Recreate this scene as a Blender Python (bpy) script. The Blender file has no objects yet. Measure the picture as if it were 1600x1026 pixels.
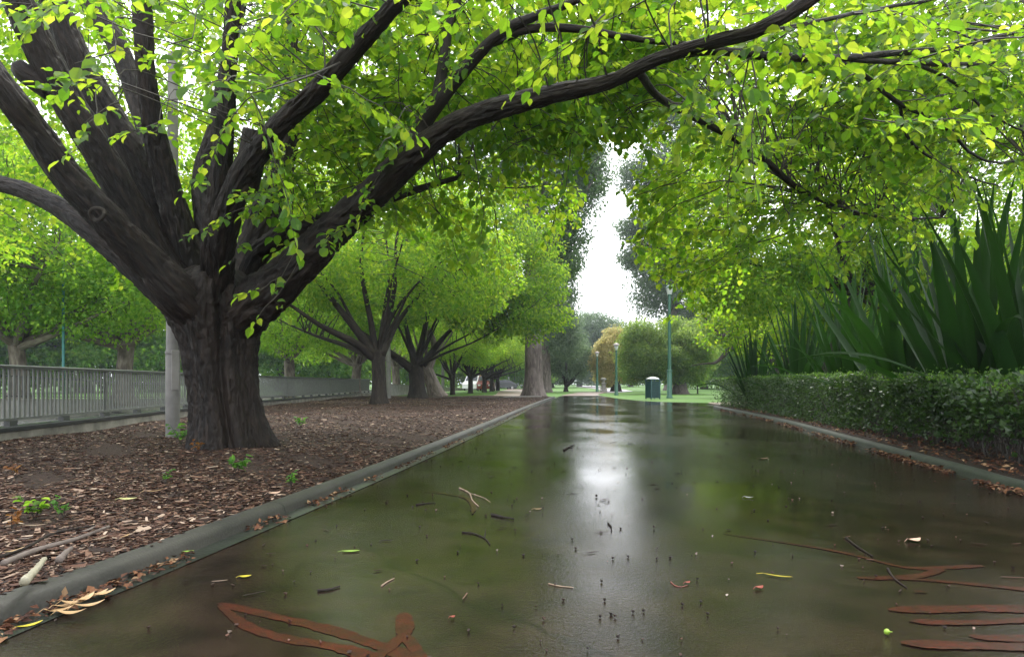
import bpy, math, random
import numpy as np
rng = np.random.default_rng(7)
random.seed(7)
S = bpy.context.scene
COL = S.collection
PI = math.pi
# ------------------------------------------------------------------ camera, sky, sun, exposure
H, F, VH = 0.9, 1050.0, 598.0          # eye height (m), focal length and horizon row in photo pixels
cd = bpy.data.cameras.new('camera'); cam = bpy.data.objects.new('camera', cd); COL.objects.link(cam)
cam.location = (0, 0, H); cam.rotation_euler = (PI/2, 0, 0)
cd.sensor_width = 36; cd.lens = 36*F/1600; cd.shift_y = (VH-513)/1600; cd.clip_end = 3000; cd.clip_start = 0.05
S.camera = cam
W = bpy.data.worlds.new('World'); S.world = W; W.use_nodes = True
wn, wl = W.node_tree.nodes, W.node_tree.links
sky = wn.new('ShaderNodeTexSky'); sky.sky_type = 'NISHITA'; sky.sun_disc = False
SUN_EL, SUN_AZ = math.radians(62), math.radians(12)
sky.sun_elevation = SUN_EL; sky.sun_rotation = SUN_AZ
sky.air_density = 1.0; sky.dust_density = 6.0; sky.ozone_density = 1.0
hs = wn.new('ShaderNodeHueSaturation'); hs.inputs['Saturation'].default_value = 0.25
wl.new(sky.outputs[0], hs.inputs['Color']); bg = wn['Background']
mxw = wn.new('ShaderNodeMix'); mxw.data_type = 'RGBA'; mxw.inputs[0].default_value = .75; mxw.inputs[7].default_value = (11.6, 11.9, 12.4, 1)   # cloud layer over the clear sky
wl.new(hs.outputs[0], mxw.inputs[6]); wl.new(mxw.outputs[2], bg.inputs['Color']); bg.inputs['Strength'].default_value = 0.15
sd = bpy.data.lights.new('sun', 'SUN'); sd.energy = 1.5; sd.angle = math.radians(20); sd.color = (1, .97, .92)
sun = bpy.data.objects.new('sun', sd); COL.objects.link(sun)
sun.rotation_euler = (PI/2-SUN_EL, 0, PI-SUN_AZ)
S.view_settings.view_transform = 'Standard'; S.view_settings.look = 'None'; S.view_settings.gamma = 1
S.view_settings.exposure = 1.05
c = S.cycles
c.max_bounces = 14; c.diffuse_bounces = 11; c.glossy_bounces = 3; c.transmission_bounces = 6; c.transparent_max_bounces = 4
c.volume_bounces = 0
c.use_denoising = True
try: c.denoiser = 'OPENIMAGEDENOISE'
except Exception: pass
c.sample_clamp_indirect = 8
c.caustics_reflective = False; c.caustics_refractive = False

# ------------------------------------------------------------------ helpers
def V(*a): return np.array(a, float)
def P(u, v, Y): return V((u-800)/F*Y, Y, H-(v-VH)/F*Y)        # photo pixel + distance -> point in the park
def G(u, v, z=0.0):
    Y = (H-z)*F/(v-VH); return V((u-800)/F*Y, Y, z)
def nrm(a):
    a = np.asarray(a, float); return a/np.maximum(np.linalg.norm(a, axis=-1, keepdims=True), 1e-9)
def mesh(name, verts, faces, m=None, parent=None, smooth=False, attr=None, loc=None):
    """faces: list of index arrays, each (n, k)."""
    me = bpy.data.meshes.new(name)
    verts = np.asarray(verts, np.float32)
    if isinstance(faces, np.ndarray): faces = [faces]
    faces = [np.asarray(f, np.int32) for f in faces if len(f)]
    if loc is not None: verts = verts - np.asarray(loc, np.float32)
    tot = np.concatenate([np.full(len(f), f.shape[1], np.int32) for f in faces])
    idx = np.concatenate([f.ravel() for f in faces])
    me.vertices.add(len(verts)); me.vertices.foreach_set('co', verts.ravel())
    me.loops.add(len(idx)); me.loops.foreach_set('vertex_index', idx)
    me.polygons.add(len(tot))
    st = np.zeros(len(tot), np.int32); st[1:] = np.cumsum(tot)[:-1]
    me.polygons.foreach_set('loop_start', st)
    me.polygons.foreach_set('use_smooth', np.full(len(tot), smooth))
    me.update(calc_edges=True)
    if attr is not None:
        a = me.attributes.new('bk', 'FLOAT_VECTOR', 'POINT'); a.data.foreach_set('vector', np.asarray(attr, np.float32).ravel())
    me.validate()
    if m: me.materials.append(m)
    o = bpy.data.objects.new(name, me); COL.objects.link(o)
    if loc is not None and parent is None: o.location = loc
    if parent is not None: o.parent = parent
    return o
def tag(o, label, cat, group=None, kind=None):
    o['label'] = label; o['category'] = cat
    if group: o['group'] = group
    if kind: o['kind'] = kind
    return o
def thing(name, label, cat, loc=(0, 0, 0), group=None, rz=0):
    o = bpy.data.objects.new(name, None); COL.objects.link(o); o.location = loc; o.rotation_euler.z = rz
    o.empty_display_size = .2
    return tag(o, label, cat, group)
def setting(o): o['kind'] = 'structure'; return o
def dup(root, loc, label, rz=0, sc=1.0, group=None):
    def cp(o, par):
        q = o.copy(); COL.objects.link(q)
        if par is not None: q.parent = par
        for ch in list(o.children): cp(ch, q)
        return q
    r = cp(root, None); r.location = loc; r.rotation_euler.z = rz
    r.scale = (sc, sc, sc) if not isinstance(sc, tuple) else sc
    r['label'] = label
    if group: r['group'] = group
    return r
def relief(amp, cell, lz, seed, K=None):
    """fissured bark: ridges that run along the limb, as a radius multiplier"""
    r_ = np.random.default_rng(seed)
    def fn(th, L, p, R):
        K_ = max(10, int(2*PI*R/cell)); nl = int(L.max()/lz)+4; out = 0
        for o, (kk, w) in enumerate(((K_, 1.0), (K_*2+1, .45))):
            g = r_.uniform(0, 1, (nl*(o+1)+4, kk)); y = L/lz*(o+1)+np.sin(th*3)*.5+.6; x = th/(2*PI)*kk+.5*np.sin(L*5+th*2)
            i, j = np.floor(y).astype(int), np.floor(x).astype(int); fy, fx_ = y-i, x-j; fy = fy*fy*(3-2*fy); fx_ = fx_*fx_*(3-2*fx_)
            i = np.clip(i, 0, len(g)-2); a = g[i, j % kk]*(1-fx_)+g[i, (j+1) % kk]*fx_; b = g[i+1, j % kk]*(1-fx_)+g[i+1, (j+1) % kk]*fx_
            v = a*(1-fy)+b*fy; out = out+w*(1-np.abs(2*v-1)*1.6)
        return 1+amp/R*(out-.6)
    return fn
class MB:
    """collects simple shapes into one mesh"""
    def __init__(s): s.v = []; s.f = {}; s.n = 0; s.a = []
    def add(s, v, fs, a=None):
        v = np.asarray(v, float)
        for f in (fs if isinstance(fs, list) else [fs]):
            f = np.asarray(f)
            if len(f): s.f.setdefault(f.shape[1], []).append(f+s.n)
        s.v.append(v); s.n += len(v); s.a.append(np.zeros_like(v) if a is None else a)
    def box(s, cx, cy, cz, sx, sy, sz, rz=0, taper=1.0, bev=0.0):
        x, y, z = sx/2, sy/2, sz/2
        if bev:
            pr = lambda x, y: [(-x+bev, -y), (x-bev, -y), (x, -y+bev), (x, y-bev), (x-bev, y), (-x+bev, y), (-x, y-bev), (-x, -y+bev)]
            lay = [(-z, x-bev, y-bev), (-z+bev, x, y), (z-bev, x*taper, y*taper), (z, (x-bev)*taper, (y-bev)*taper)]
            v = [(p[0], p[1], zz) for zz, xx, yy in lay for p in pr(xx, yy)]
            f4 = [(k*8+i, k*8+(i+1) % 8, k*8+8+(i+1) % 8, k*8+8+i) for k in range(3) for i in range(8)]
            f8 = [tuple(range(7, -1, -1)), tuple(range(24, 32))]
            fs = [np.array(f4), np.array(f8)]
        else:
            t = taper
            v = [(-x, -y, -z), (x, -y, -z), (x, y, -z), (-x, y, -z), (-x*t, -y*t, z), (x*t, -y*t, z), (x*t, y*t, z), (-x*t, y*t, z)]
            fs = np.array([(0, 3, 2, 1), (4, 5, 6, 7), (0, 1, 5, 4), (1, 2, 6, 5), (2, 3, 7, 6), (3, 0, 4, 7)])
        v = np.array(v, float); cc, sn = math.cos(rz), math.sin(rz)
        v = np.stack([v[:, 0]*cc-v[:, 1]*sn+cx, v[:, 0]*sn+v[:, 1]*cc+cy, v[:, 2]+cz], 1)
        s.add(v, fs)
    def lathe(s, prof, n=16, c=(0, 0, 0), sq=None):
        prof = np.array(prof, float); th = np.arange(n)/n*2*PI + (PI/4 if sq else 0)
        v = np.stack([np.outer(prof[:, 0], np.cos(th))+c[0], np.outer(prof[:, 0], np.sin(th))+c[1], np.repeat(prof[:, 1:2], n, 1)+c[2]], -1).reshape(-1, 3)
        m = len(prof); i = np.arange(n)
        f = np.concatenate([np.stack([k*n+i, k*n+(i+1) % n, (k+1)*n+(i+1) % n, (k+1)*n+i], 1) for k in range(m-1)])
        s.add(v, f)
    def tube(s, pts, rad, n=8, step=None, rf=None, cap=True):
        v, fs, a = tube(pts, rad, n, step, rf, cap); s.add(v, fs, a)
    def build(s, name, m, parent=None, smooth=False, attr=False, loc=None):
        return mesh(name, np.concatenate(s.v), [np.concatenate(s.f[k]) for k in s.f], m, parent, smooth, np.concatenate(s.a) if attr else None, loc)
def spline(pts, step):
    pts = np.asarray(pts, float); n = len(pts)
    if n == 2:
        k = max(2, int(np.linalg.norm(pts[1][:3]-pts[0][:3])/step)+1); t = np.linspace(0, 1, k)[:, None]
        return pts[0]*(1-t)+pts[1]*t
    q = np.vstack([2*pts[0]-pts[1], pts, 2*pts[-1]-pts[-2]]); out = []
    for i in range(1, n):
        p0, p1, p2, p3 = q[i-1], q[i], q[i+1], q[i+2]
        k = max(1, int(np.ceil(np.linalg.norm(p2[:3]-p1[:3])/step)))
        t = (np.arange(k)/k)[:, None]
        out.append(.5*((2*p1)+(-p0+p2)*t+(2*p0-5*p1+4*p2-p3)*t*t+(-p0+3*p1-3*p2+p3)*t**3))
    out.append(q[n][None]); return np.vstack(out)
def tube(pts, rad, n=8, step=None, rf=None, cap=True):
    pr = np.column_stack([np.asarray(pts, float), np.broadcast_to(np.asarray(rad, float), (len(pts),))])
    if step: pr = spline(pr, step)
    p, r = pr[:, :3], np.maximum(pr[:, 3], 1e-4)
    d = np.gradient(p, axis=0); d = nrm(d)
    ref = V(1, 0, 0) if abs(d[0][0]) < .9 else V(0, 1, 0)
    x = nrm(ref-d[0]*ref.dot(d[0])); X = [x]
    for i in range(1, len(p)):
        x = X[-1]-d[i]*X[-1].dot(d[i]); X.append(nrm(x))
    X = np.array(X); Yv = np.cross(d, X)
    th = np.arange(n)/n*2*PI
    L = np.concatenate([[0], np.cumsum(np.linalg.norm(np.diff(p, axis=0), axis=1))])
    mul = np.ones((len(p), n)) if rf is None else rf(th[None, :], L[:, None], p)
    rr = r[:, None]*mul
    v = p[:, None, :]+X[:, None, :]*(np.cos(th)[None, :]*rr)[..., None]+Yv[:, None, :]*(np.sin(th)[None, :]*rr)[..., None]
    a = np.stack([np.cos(th)[None, :]*rr, np.sin(th)[None, :]*rr, np.repeat(L[:, None], n, 1)*.27], -1)
    m = len(p); i = np.arange(n); k = np.arange(m-1)[:, None]*n
    f = np.stack([k+i, k+(i+1) % n, k+n+(i+1) % n, k+n+i], -1).reshape(-1, 4)
    fs = [f]; v = v.reshape(-1, 3); a = a.reshape(-1, 3)
    if cap:
        v = np.vstack([v, p[-1:], p[:1]]); a = np.vstack([a, a[-1:], a[:1]]); b = (m-1)*n
        fs.append(np.concatenate([np.stack([b+i, b+(i+1) % n, np.full(n, m*n)], 1), np.stack([(i+1) % n, i, np.full(n, m*n+1)], 1)]))
    return v, fs, a
# ---- leaves: every leaf is a small folded blade of its own
LEAF_HI = (V([0, 0, 0], [.2, 0, -.03], [.52, 0, -.05], [.82, 0, -.07], [1, 0, -.24], [.16, .27, .07], [.5, .39, .06], [.8, .23, -.03], [.16, -.26, .10], [.5, -.36, .11], [.8, -.21, .02]),
           [np.array([(1, 2, 6, 5), (2, 3, 7, 6), (1, 8, 9, 2), (2, 9, 10, 3)]), np.array([(0, 1, 5), (3, 4, 7), (0, 8, 1), (3, 10, 4)])])
LEAF_LO = (V([0, 0, 0], [.45, .36, .07], [1, 0, -.12], [.45, -.36, .07]), [np.array([(0, 2, 1), (0, 3, 2)])])
CHIP = (V([0, 0, 0], [.1, .5, .1], [1, .35, .25], [1.05, -.4, .15], [0, -.5, .05], [.5, 0, -.6]),
        [np.array([(0, 4, 3, 2), ]), np.array([(0, 2, 1), (5, 3, 4), (5, 2, 3), (5, 1, 2), (5, 0, 1), (5, 4, 0)])])
def scatter(tmpl, pos, ax, nor, size, wid=None, thick=None):
    tv, tf = tmpl; N = len(pos); k = len(tv)
    ax = nrm(ax); sd = nrm(np.cross(nor, ax)); up = np.cross(ax, sd)
    size = np.broadcast_to(size, (N,)).astype(float); wid = size if wid is None else wid; thick = size if thick is None else thick
    v = pos[:, None, :] + ax[:, None, :]*(tv[None, :, 0]*size[:, None])[..., None] + sd[:, None, :]*(tv[None, :, 1]*np.broadcast_to(wid, (N,))[:, None])[..., None] + up[:, None, :]*(tv[None, :, 2]*np.broadcast_to(thick, (N,))[:, None])[..., None]
    off = (np.arange(N)*k)[:, None, None]
    return v.reshape(-1, 3), [(f[None]+off).reshape(-1, f.shape[1]) for f in tf]
class Fol:
    def __init__(s): s.seg = []; s.lp = []; s.la = []; s.ln = []; s.ls = []
    def leaves(s, p, a, n, z): s.lp.append(p); s.la.append(a); s.ln.append(n); s.ls.append(np.broadcast_to(z, (len(p),)))
    def seg_line(s, pts, r0, r1):
        k = len(pts)-1; r = np.linspace(r0, r1, k+1)
        for i in range(k): s.seg.append((*pts[i], *pts[i+1], r[i], r[i+1]))
    def spray(s, p, d, L, size, gap=.095, r=.007, keep=None, up=V(0, 0, 1), dens=1.0):
        """a leafy side branch: twigs left and right of it, leaves left and right of every twig"""
        d = nrm(d); pts = [np.array(p, float)]; n = 6; dd = d.copy(); droop = random.uniform(.02, .16)
        for i in range(n):
            dd = nrm(dd + rng.normal(0, .13, 3) + V(0, 0, -droop)); pts.append(pts[-1]+dd*L/n)
        pts = np.array(pts); 
        s.seg_line(pts, r, .0025)
        side = nrm(np.cross(d, up)); pn = nrm(np.cross(side, d)+rng.normal(0, .25, 3))
        m = max(2, int(L/gap)); sg = 1
        for j in range(m):
            t = (j+.6)/m*n*.999; i = int(t); q = pts[i]+(pts[i+1]-pts[i])*(t-i); tan = nrm(pts[i+1]-pts[i])
            sg = -sg; l3 = random.uniform(.16, .42)*(1-.45*t/n)
            d3 = nrm(tan*random.uniform(.4, 1)+side*sg*.85+rng.normal(0, .22, 3)+V(0, 0, -.12))
            e = q+d3*l3+V(0, 0, -.03)
            s.seg.append((*q, *e, .0020, .0010))
            k = max(2, int(l3/.043*dens)); tt = (np.arange(k)+.7)/k
            lp = q+(e-q)*tt[:, None]; s3 = nrm(np.cross(d3, pn))
            sgn = np.where(np.arange(k) % 2, 1, -1)[:, None]
            la = nrm(d3*.75+s3*sgn*.8+rng.normal(0, .28, (k, 3))+V(0, 0, -.3))
            la[-1] = nrm(d3+rng.normal(0, .2, 3)+V(0, 0, -.25))
            ln = nrm(pn+V(0, 0, .5)+rng.normal(0, .55, (k, 3)))
            s.leaves(lp+la*.02, la, ln, size*rng.uniform(.45, 1.2, k))
    def clump(s, cen, rad, n, size, flat=.65):
        """a bunch of leaves, thicker towards its outside"""
        u = nrm(rng.normal(0, 1, (n, 3))); rr = rng.uniform(.15, 1, n)**.5
        p = cen+u*rr[:, None]*V(rad, rad, rad*flat)
        la = nrm(u*.8+rng.normal(0, .55, (n, 3))+V(0, 0, -.45)); ln = nrm(u*.35+V(0, 0, .8)+rng.normal(0, .5, (n, 3)))
        s.leaves(p, la, ln, size*rng.uniform(.6, 1.2, n))
    def build(s, parent, lm, tm, tmpl=LEAF_LO, name='crown', cull=None):
        p, a, n, z = np.concatenate(s.lp), np.concatenate(s.la), np.concatenate(s.ln), np.concatenate(s.ls)
        if cull is not None:
            k = ~cull(p); p, a, n, z = p[k], a[k], n[k], z[k]
        v, f = scatter(tmpl, p, a, n, z); loc = np.array(parent.location)
        o = mesh(name, v-loc, f, lm, parent)
        if s.seg:
            sg = np.array(s.seg)
            if cull is not None: sg = sg[~cull(sg[:, 3:6])]
            mesh('twigs', *twigmesh(sg, loc), tm, parent)
        return len(p)
def twigmesh(sg, loc, n=4):
    A, B, r0, r1 = sg[:, :3]-loc, sg[:, 3:6]-loc, sg[:, 6], sg[:, 7]
    d = nrm(B-A); ref = np.where(np.abs(d[:, 2:3]) > .9, V(1, 0, 0), V(0, 0, 1)); x = nrm(np.cross(d, ref)); y = np.cross(d, x)
    th = np.arange(n)/n*2*PI; N = len(sg)
    ring = x[:, None]*np.cos(th)[None, :, None]+y[:, None]*np.sin(th)[None, :, None]
    v = np.concatenate([A[:, None]+ring*r0[:, None, None], B[:, None]+ring*r1[:, None, None]], 1).reshape(-1, 3)
    i = np.arange(n); f = np.stack([i, (i+1) % n, n+(i+1) % n, n+i], 1)
    return v, (f[None]+(np.arange(N)*2*n)[:, None, None]).reshape(-1, 4)

# ------------------------------------------------------------------ materials
class M:
    def __init__(s, name, rough=.6, spec=.5):
        s.m = bpy.data.materials.new(name); s.m.use_nodes = True; s.t = s.m.node_tree; s.b = s.t.nodes['Principled BSDF']
        s.b.inputs['Roughness'].default_value = rough; s.b.inputs['Specular IOR Level'].default_value = spec
        s.out = s.t.nodes['Material Output']
    def n(s, t, **k):
        q = s.t.nodes.new('ShaderNode'+t)
        for a, v in k.items():
            if a in q.inputs: q.inputs[a].default_value = v
            else: setattr(q, a, v)
        return q
    def l(s, a, b): s.t.links.new(a, b)
    def coord(s, kind='Object', scale=(1, 1, 1)):
        if kind == 'bk': q = s.n('Attribute'); q.attribute_name = 'bk'; o = q.outputs['Vector']
        else: o = s.n('TexCoord').outputs[kind]
        mp = s.n('Mapping'); mp.inputs['Scale'].default_value = scale; s.l(o, mp.inputs['Vector']); return mp.outputs[0]
    def noise(s, co, scale, detail=4, rough=.55, dist=0.0):
        q = s.n('TexNoise'); q.inputs['Scale'].default_value = scale; q.inputs['Detail'].default_value = detail
        q.inputs['Roughness'].default_value = rough; q.inputs['Distortion'].default_value = dist
        s.l(co, q.inputs['Vector']); return q.outputs['Fac']
    def ramp(s, fac, stops):
        q = s.n('ValToRGB'); e = q.color_ramp.elements
        while len(e) < len(stops): e.new(.5)
        for el, (p, cc) in zip(e, stops): el.position = p; el.color = (*cc, 1) if not np.isscalar(cc) else (cc, cc, cc, 1)
        s.l(fac, q.inputs['Fac']); return q.outputs['Color']
    def mix(s, fac, a, b, mode='MIX'):
        q = s.n('Mix', data_type='RGBA', blend_type=mode)
        for i, x in ((6, a), (7, b)):
            if hasattr(x, 'links'): s.l(x, q.inputs[i])
            else: q.inputs[i].default_value = (*x, 1)
        if hasattr(fac, 'links'): s.l(fac, q.inputs[0])
        else: q.inputs[0].default_value = fac
        return q.outputs[2]
    def bump(s, h, strength=.5, dist=.02, prev=None):
        q = s.n('Bump'); q.inputs['Strength'].default_value = strength; q.inputs['Distance'].default_value = dist
        s.l(h, q.inputs['Height'])
        if prev is not None: s.l(prev, q.inputs['Normal'])
        return q.outputs[0]
    def base(s, x):
        if hasattr(x, 'links'): s.l(x, s.b.inputs['Base Color'])
        else: s.b.inputs['Base Color'].default_value = (*x, 1)
    def nor(s, x): s.l(x, s.b.inputs['Normal'])
def leafmat(name, stops, tstops, rough=.45, tr=.55, spec=.35):
    k = M(name, rough, spec); g = k.n('NewGeometry'); r = g.outputs['Random Per Island']
    k.base(k.ramp(r, stops)); tl = k.n('BsdfTranslucent'); k.l(k.ramp(r, tstops), tl.inputs['Color'])
    mx = k.n('MixShader'); mx.inputs[0].default_value = tr
    k.l(k.b.outputs[0], mx.inputs[1]); k.l(tl.outputs[0], mx.inputs[2]); k.l(mx.outputs[0], k.out.inputs['Surface']); return k.m
def barkmat(name, dark, light, rough=.7, sc=16, bs=.9, moss=None):
    k = M(name, rough, .22); co = k.coord('bk')
    ridg = k.noise(co, sc, 5, .6, .4); big = k.noise(co, 2.2, 3)
    cc = k.ramp(ridg, [(.3, tuple(.45*x for x in dark)), (.5, dark), (.72, light)])
    cc = k.mix(k.ramp(big, [(.4, .0), (.7, .55)]), cc, light)
    if moss: cc = k.mix(k.ramp(k.noise(co, 3.7, 4), [(.55, .0), (.7, .6)]), cc, moss)
    k.base(cc); fine = k.noise(co, sc*3, 3)
    k.nor(k.bump(fine, .35, .006, k.bump(ridg, bs, .035))); return k.m
def plain(name, col, rough=.5, spec=.5, var=.25, sc=6, bump=0, metal=0):
    k = M(name, rough, spec); co = k.coord('Object'); n1 = k.noise(co, sc, 5)
    k.base(k.ramp(n1, [(.3, tuple(x*(1-var) for x in col)), (.7, tuple(min(1, x*(1+var)) for x in col))]))
    k.b.inputs['Metallic'].default_value = metal
    if bump: k.nor(k.bump(k.noise(co, sc*8, 4), bump, .01))
    return k.m
YG = [(.0, (.025, .085, .008)), (.5, (.05, .135, .012)), (1, (.09, .18, .02))]
YT = [(.0, (.18, .40, .02)), (.3, (.30, .54, .025)), (.75, (.46, .66, .03)), (1, (.64, .74, .06))]
m_leaf = leafmat('lime_green_leaf', YG, YT, .42, .6)
m_leaf_mid = leafmat('fresh_green_leaf', [(.0, (.03, .09, .01)), (.5, (.055, .14, .015)), (1, (.09, .18, .025))], [(.0, (.17, .38, .02)), (.5, (.32, .56, .04)), (1, (.50, .68, .08))], .5, .58)
m_leaf_dark = leafmat('dark_green_leaf', [(.0, (.035, .075, .03)), (.6, (.06, .105, .042)), (1, (.095, .14, .06))], [(.0, (.10, .2, .06)), (1, (.22, .36, .11))], .5, .35)
m_leaf_far = leafmat('hazed_green_leaf', [(.0, (.05, .08, .045)), (.6, (.075, .115, .06)), (1, (.11, .15, .085))], [(.0, (.12, .2, .09)), (1, (.24, .34, .15))], .55, .45)  # greyed and lightened: distance haze partly put into the leaf colour
m_leaf_camph = leafmat('olive_green_leaf', [(.0, (.05, .10, .018)), (.6, (.095, .16, .03)), (1, (.17, .22, .055))], [(.0, (.2, .38, .05)), (1, (.5, .62, .12))], .4, .52)
m_leaf_gold = leafmat('golden_leaf', [(.0, (.2, .2, .06)), (.6, (.36, .31, .11)), (1, (.5, .42, .2))], [(.0, (.5, .48, .14)), (1, (.78, .66, .32))], .5, .55)
m_hedge = leafmat('hedge_leaf', [(.0, (.012, .035, .008)), (.6, (.025, .06, .012)), (1, (.05, .10, .02))], [(.0, (.04, .11, .015)), (1, (.14, .26, .03))], .32, .3, .5)
m_bark = barkmat('wet_dark_bark', (.0065, .0045, .0034), (.026, .0175, .0125), .6, 18, 1.0)
m_bark2 = barkmat('dark_bark', (.017, .013, .010), (.05, .040, .032), .75, 12)
m_bark_pale = barkmat('pale_grey_bark', (.13, .105, .09), (.27, .23, .20), .8, 9, .7)
m_twig = plain('twig_bark', (.03, .024, .018), .7)
# ground materials
k = M('wet_asphalt', .2, .5); k.b.inputs['IOR'].default_value = 1.4; co = k.coord('Object'); stre = k.coord('Object', (1, .55, 1))
gr = k.noise(co, 120, 4, .7); big = k.noise(stre, .55, 3, .5, .3); med = k.noise(co, 3.2, 5, .6)
cc = k.ramp(med, [(.35, (.0085, .0052, .0034)), (.7, (.027, .017, .011))])
cc = k.mix(k.ramp(gr, [(.56, .0), (.70, .55)]), cc, (.07, .060, .05)); vc = k.n('TexVoronoi', feature='DISTANCE_TO_EDGE'); vc.inputs['Scale'].default_value = .42; dn = k.n('TexNoise'); dn.inputs['Scale'].default_value = 1.7; dn.inputs['Detail'].default_value = 6; k.l(co, dn.inputs['Vector'])
k.l(k.mix(.28, co, dn.outputs['Color']), vc.inputs['Vector']); cc = k.mix(k.ramp(vc.outputs['Distance'], [(.0, .75), (.006, .0)]), cc, (.004, .003, .002)); k.base(cc)
rr = k.ramp(big, [(.40, .03), (.52, .08), (.64, .16)]); k.l(rr, k.b.inputs['Roughness'])
bs = k.n('Bump'); bs.inputs['Distance'].default_value = .004; k.l(k.ramp(big, [(.36, .06), (.62, .45)]), bs.inputs['Strength']); k.l(gr, bs.inputs['Height'])
g2 = k.noise(co, 42, 3, .65); b2_ = k.n('Bump'); b2_.inputs['Distance'].default_value = .007; k.l(k.ramp(big, [(.40, .02), (.58, .36)]), b2_.inputs['Strength']); k.l(g2, b2_.inputs['Height']); k.l(bs.outputs[0], b2_.inputs['Normal'])
k.nor(k.bump(k.noise(co, 1.6, 2), .05, .03, b2_.outputs[0])); m_path = k.m
k = M('concrete_kerb', .55, .4); co = k.coord('Object'); a = k.noise(co, 2.5, 5); b = k.noise(co, 60, 3)
cc = k.ramp(a, [(.3, (.014, .014, .011)), (.7, (.042, .039, .032))]); cc = k.mix(k.ramp(b, [(.45, .0), (.75, .5)]), cc, (.05, .05, .04)); k.base(cc)
sxyz = k.n('SeparateXYZ'); k.l(k.n('TexCoord').outputs['Object'], sxyz.inputs[0]); fr = k.n('Math', operation='PINGPONG'); fr.inputs[1].default_value = 1.15; k.l(sxyz.outputs[1], fr.inputs[0])
cc = k.mix(k.ramp(fr.outputs[0], [(.006, 1.), (.011, .0)]), cc, (.006, .006, .005)); cc = k.mix(k.ramp(k.noise(co, 5.5, 6, .7), [(.55, .0), (.68, .8)]), cc, (.018, .016, .010)); k.base(cc)
k.nor(k.bump(b, .35, .006)); m_kerb = k.m
k = M('mulch_soil', .9, .2); co = k.coord('Object'); a = k.noise(co, 26, 6, .7); b = k.noise(co, 1.1, 3)
cc = k.ramp(a, [(.3, (.012, .007, .005)), (.55, (.05, .03, .022)), (.75, (.12, .075, .05))]); cc = k.mix(k.ramp(b, [(.4, .0), (.7, .4)]), cc, (.04, .028, .02))
k.base(cc); k.nor(k.bump(a, 1, .04)); m_mulch = k.m
k = M('park_lawn', .7, .2); co = k.coord('Object'); a = k.noise(co, .35, 5); b = k.noise(co, 22, 4)
cc = k.ramp(a, [(.3, (.055, .13, .02)), (.7, (.10, .20, .03))]); cc = k.mix(k.ramp(b, [(.4, .0), (.7, .5)]), cc, (.045, .10, .016)); k.base(cc); k.nor(k.bump(b, .6, .05)); m_lawn = k.m
m_road = plain('wet_pale_road', (.16, .16, .165), .25, .5, .15, 1.5)
m_dirt = plain('brown_gravel_path', (.17, .12, .095), .4, .5, .2, 3, .3)
m_conc = plain('weathered_concrete', (.26, .25, .235), .8, .3, .3, 2.2, .3)
m_conc2 = plain('stained_concrete', (.20, .19, .16), .8, .3, .45, 3.5, .4)
m_rail = plain('grey_painted_rail', (.12, .128, .118), .45, .5, .2, 9)
m_railtop = plain('dark_handrail', (.05, .055, .05), .4, .5, .25, 9)
m_black = plain('black_iron', (.015, .015, .017), .5)
m_green = plain('green_lamp_paint', (.028, .105, .07), .4, .5, .15, 4)
m_binp = plain('dark_teal_bin_paint', (.012, .055, .06), .45, .5, .2, 12)
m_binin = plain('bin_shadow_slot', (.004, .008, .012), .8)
m_white = plain('white_paint', (.75, .75, .74), .5, .4, .08)
m_glass = plain('frosted_lamp_glass', (.42, .44, .42), .3, .5, .05)
m_stone = plain('grey_stone', (.22, .21, .19), .8, .3, .3, 7, .3)
m_cut = plain('sawn_wood', (.26, .19, .13), .8, .3, .35, 14, .3)
k = M('red_path_paint', .17, .5); k.b.inputs['IOR'].default_value = 1.4; co = k.coord('Object'); a = k.noise(co, 120, 4, .7); b = k.noise(co, 6, 5, .7)
cc = k.ramp(b, [(.3, (.036, .008, .005)), (.7, (.08, .015, .009))]); cc = k.mix(k.ramp(k.noise(co, 19, 6, .8), [(.46, .05), (.62, .8)]), cc, (.016, .0105, .007)); k.base(k.mix(k.ramp(a, [(.50, .0), (.66, .85)]), cc, (.018, .012, .008)))
k.nor(k.bump(a, .5, .004)); m_red = k.m
k = M('bed_soil_damp', .85, .25); co = k.coord('Object'); a = k.noise(co, 30, 6, .7)
k.base(k.ramp(a, [(.3, (.010, .006, .004)), (.6, (.035, .02, .013)), (.8, (.09, .05, .03))])); k.nor(k.bump(a, 1, .04)); m_soil = k.m
def chipmat(name, stops):
    k = M(name, .75, .3); r = k.n('NewGeometry').outputs['Random Per Island']; k.base(k.ramp(r, stops)); return k.m
m_chip = chipmat('bark_chips', [(.0, (.012, .006, .004)), (.35, (.04, .018, .011)), (.65, (.09, .042, .025)), (.85, (.17, .095, .06)), (1, (.42, .32, .24))])
m_litter = chipmat('fallen_brown_leaves', [(.0, (.03, .011, .006)), (.4, (.08, .028, .012)), (.8, (.16, .07, .03)), (1, (.30, .2, .11))])
m_bits = chipmat('dark_path_bits', [(.0, (.01, .007, .006)), (.7, (.04, .022, .015)), (.9, (.12, .06, .04)), (1, (.35, .3, .24))])
k = M('strap_leaf', .42, .13); at = k.n('Attribute'); at.attribute_name = 'bk'; sx = k.n('SeparateXYZ'); k.l(at.outputs['Vector'], sx.inputs[0])
wv = k.n('Math', operation='MULTIPLY'); wv.inputs[1].default_value = 14; k.l(sx.outputs[0], wv.inputs[0])
sn = k.n('Math', operation='SINE'); k.l(wv.outputs[0], sn.inputs[0]); r = k.n('NewGeometry').outputs['Random Per Island']
cc = k.ramp(r, [(.0, (.003, .013, .002)), (.6, (.006, .027, .004)), (1, (.014, .055, .006))])
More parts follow.
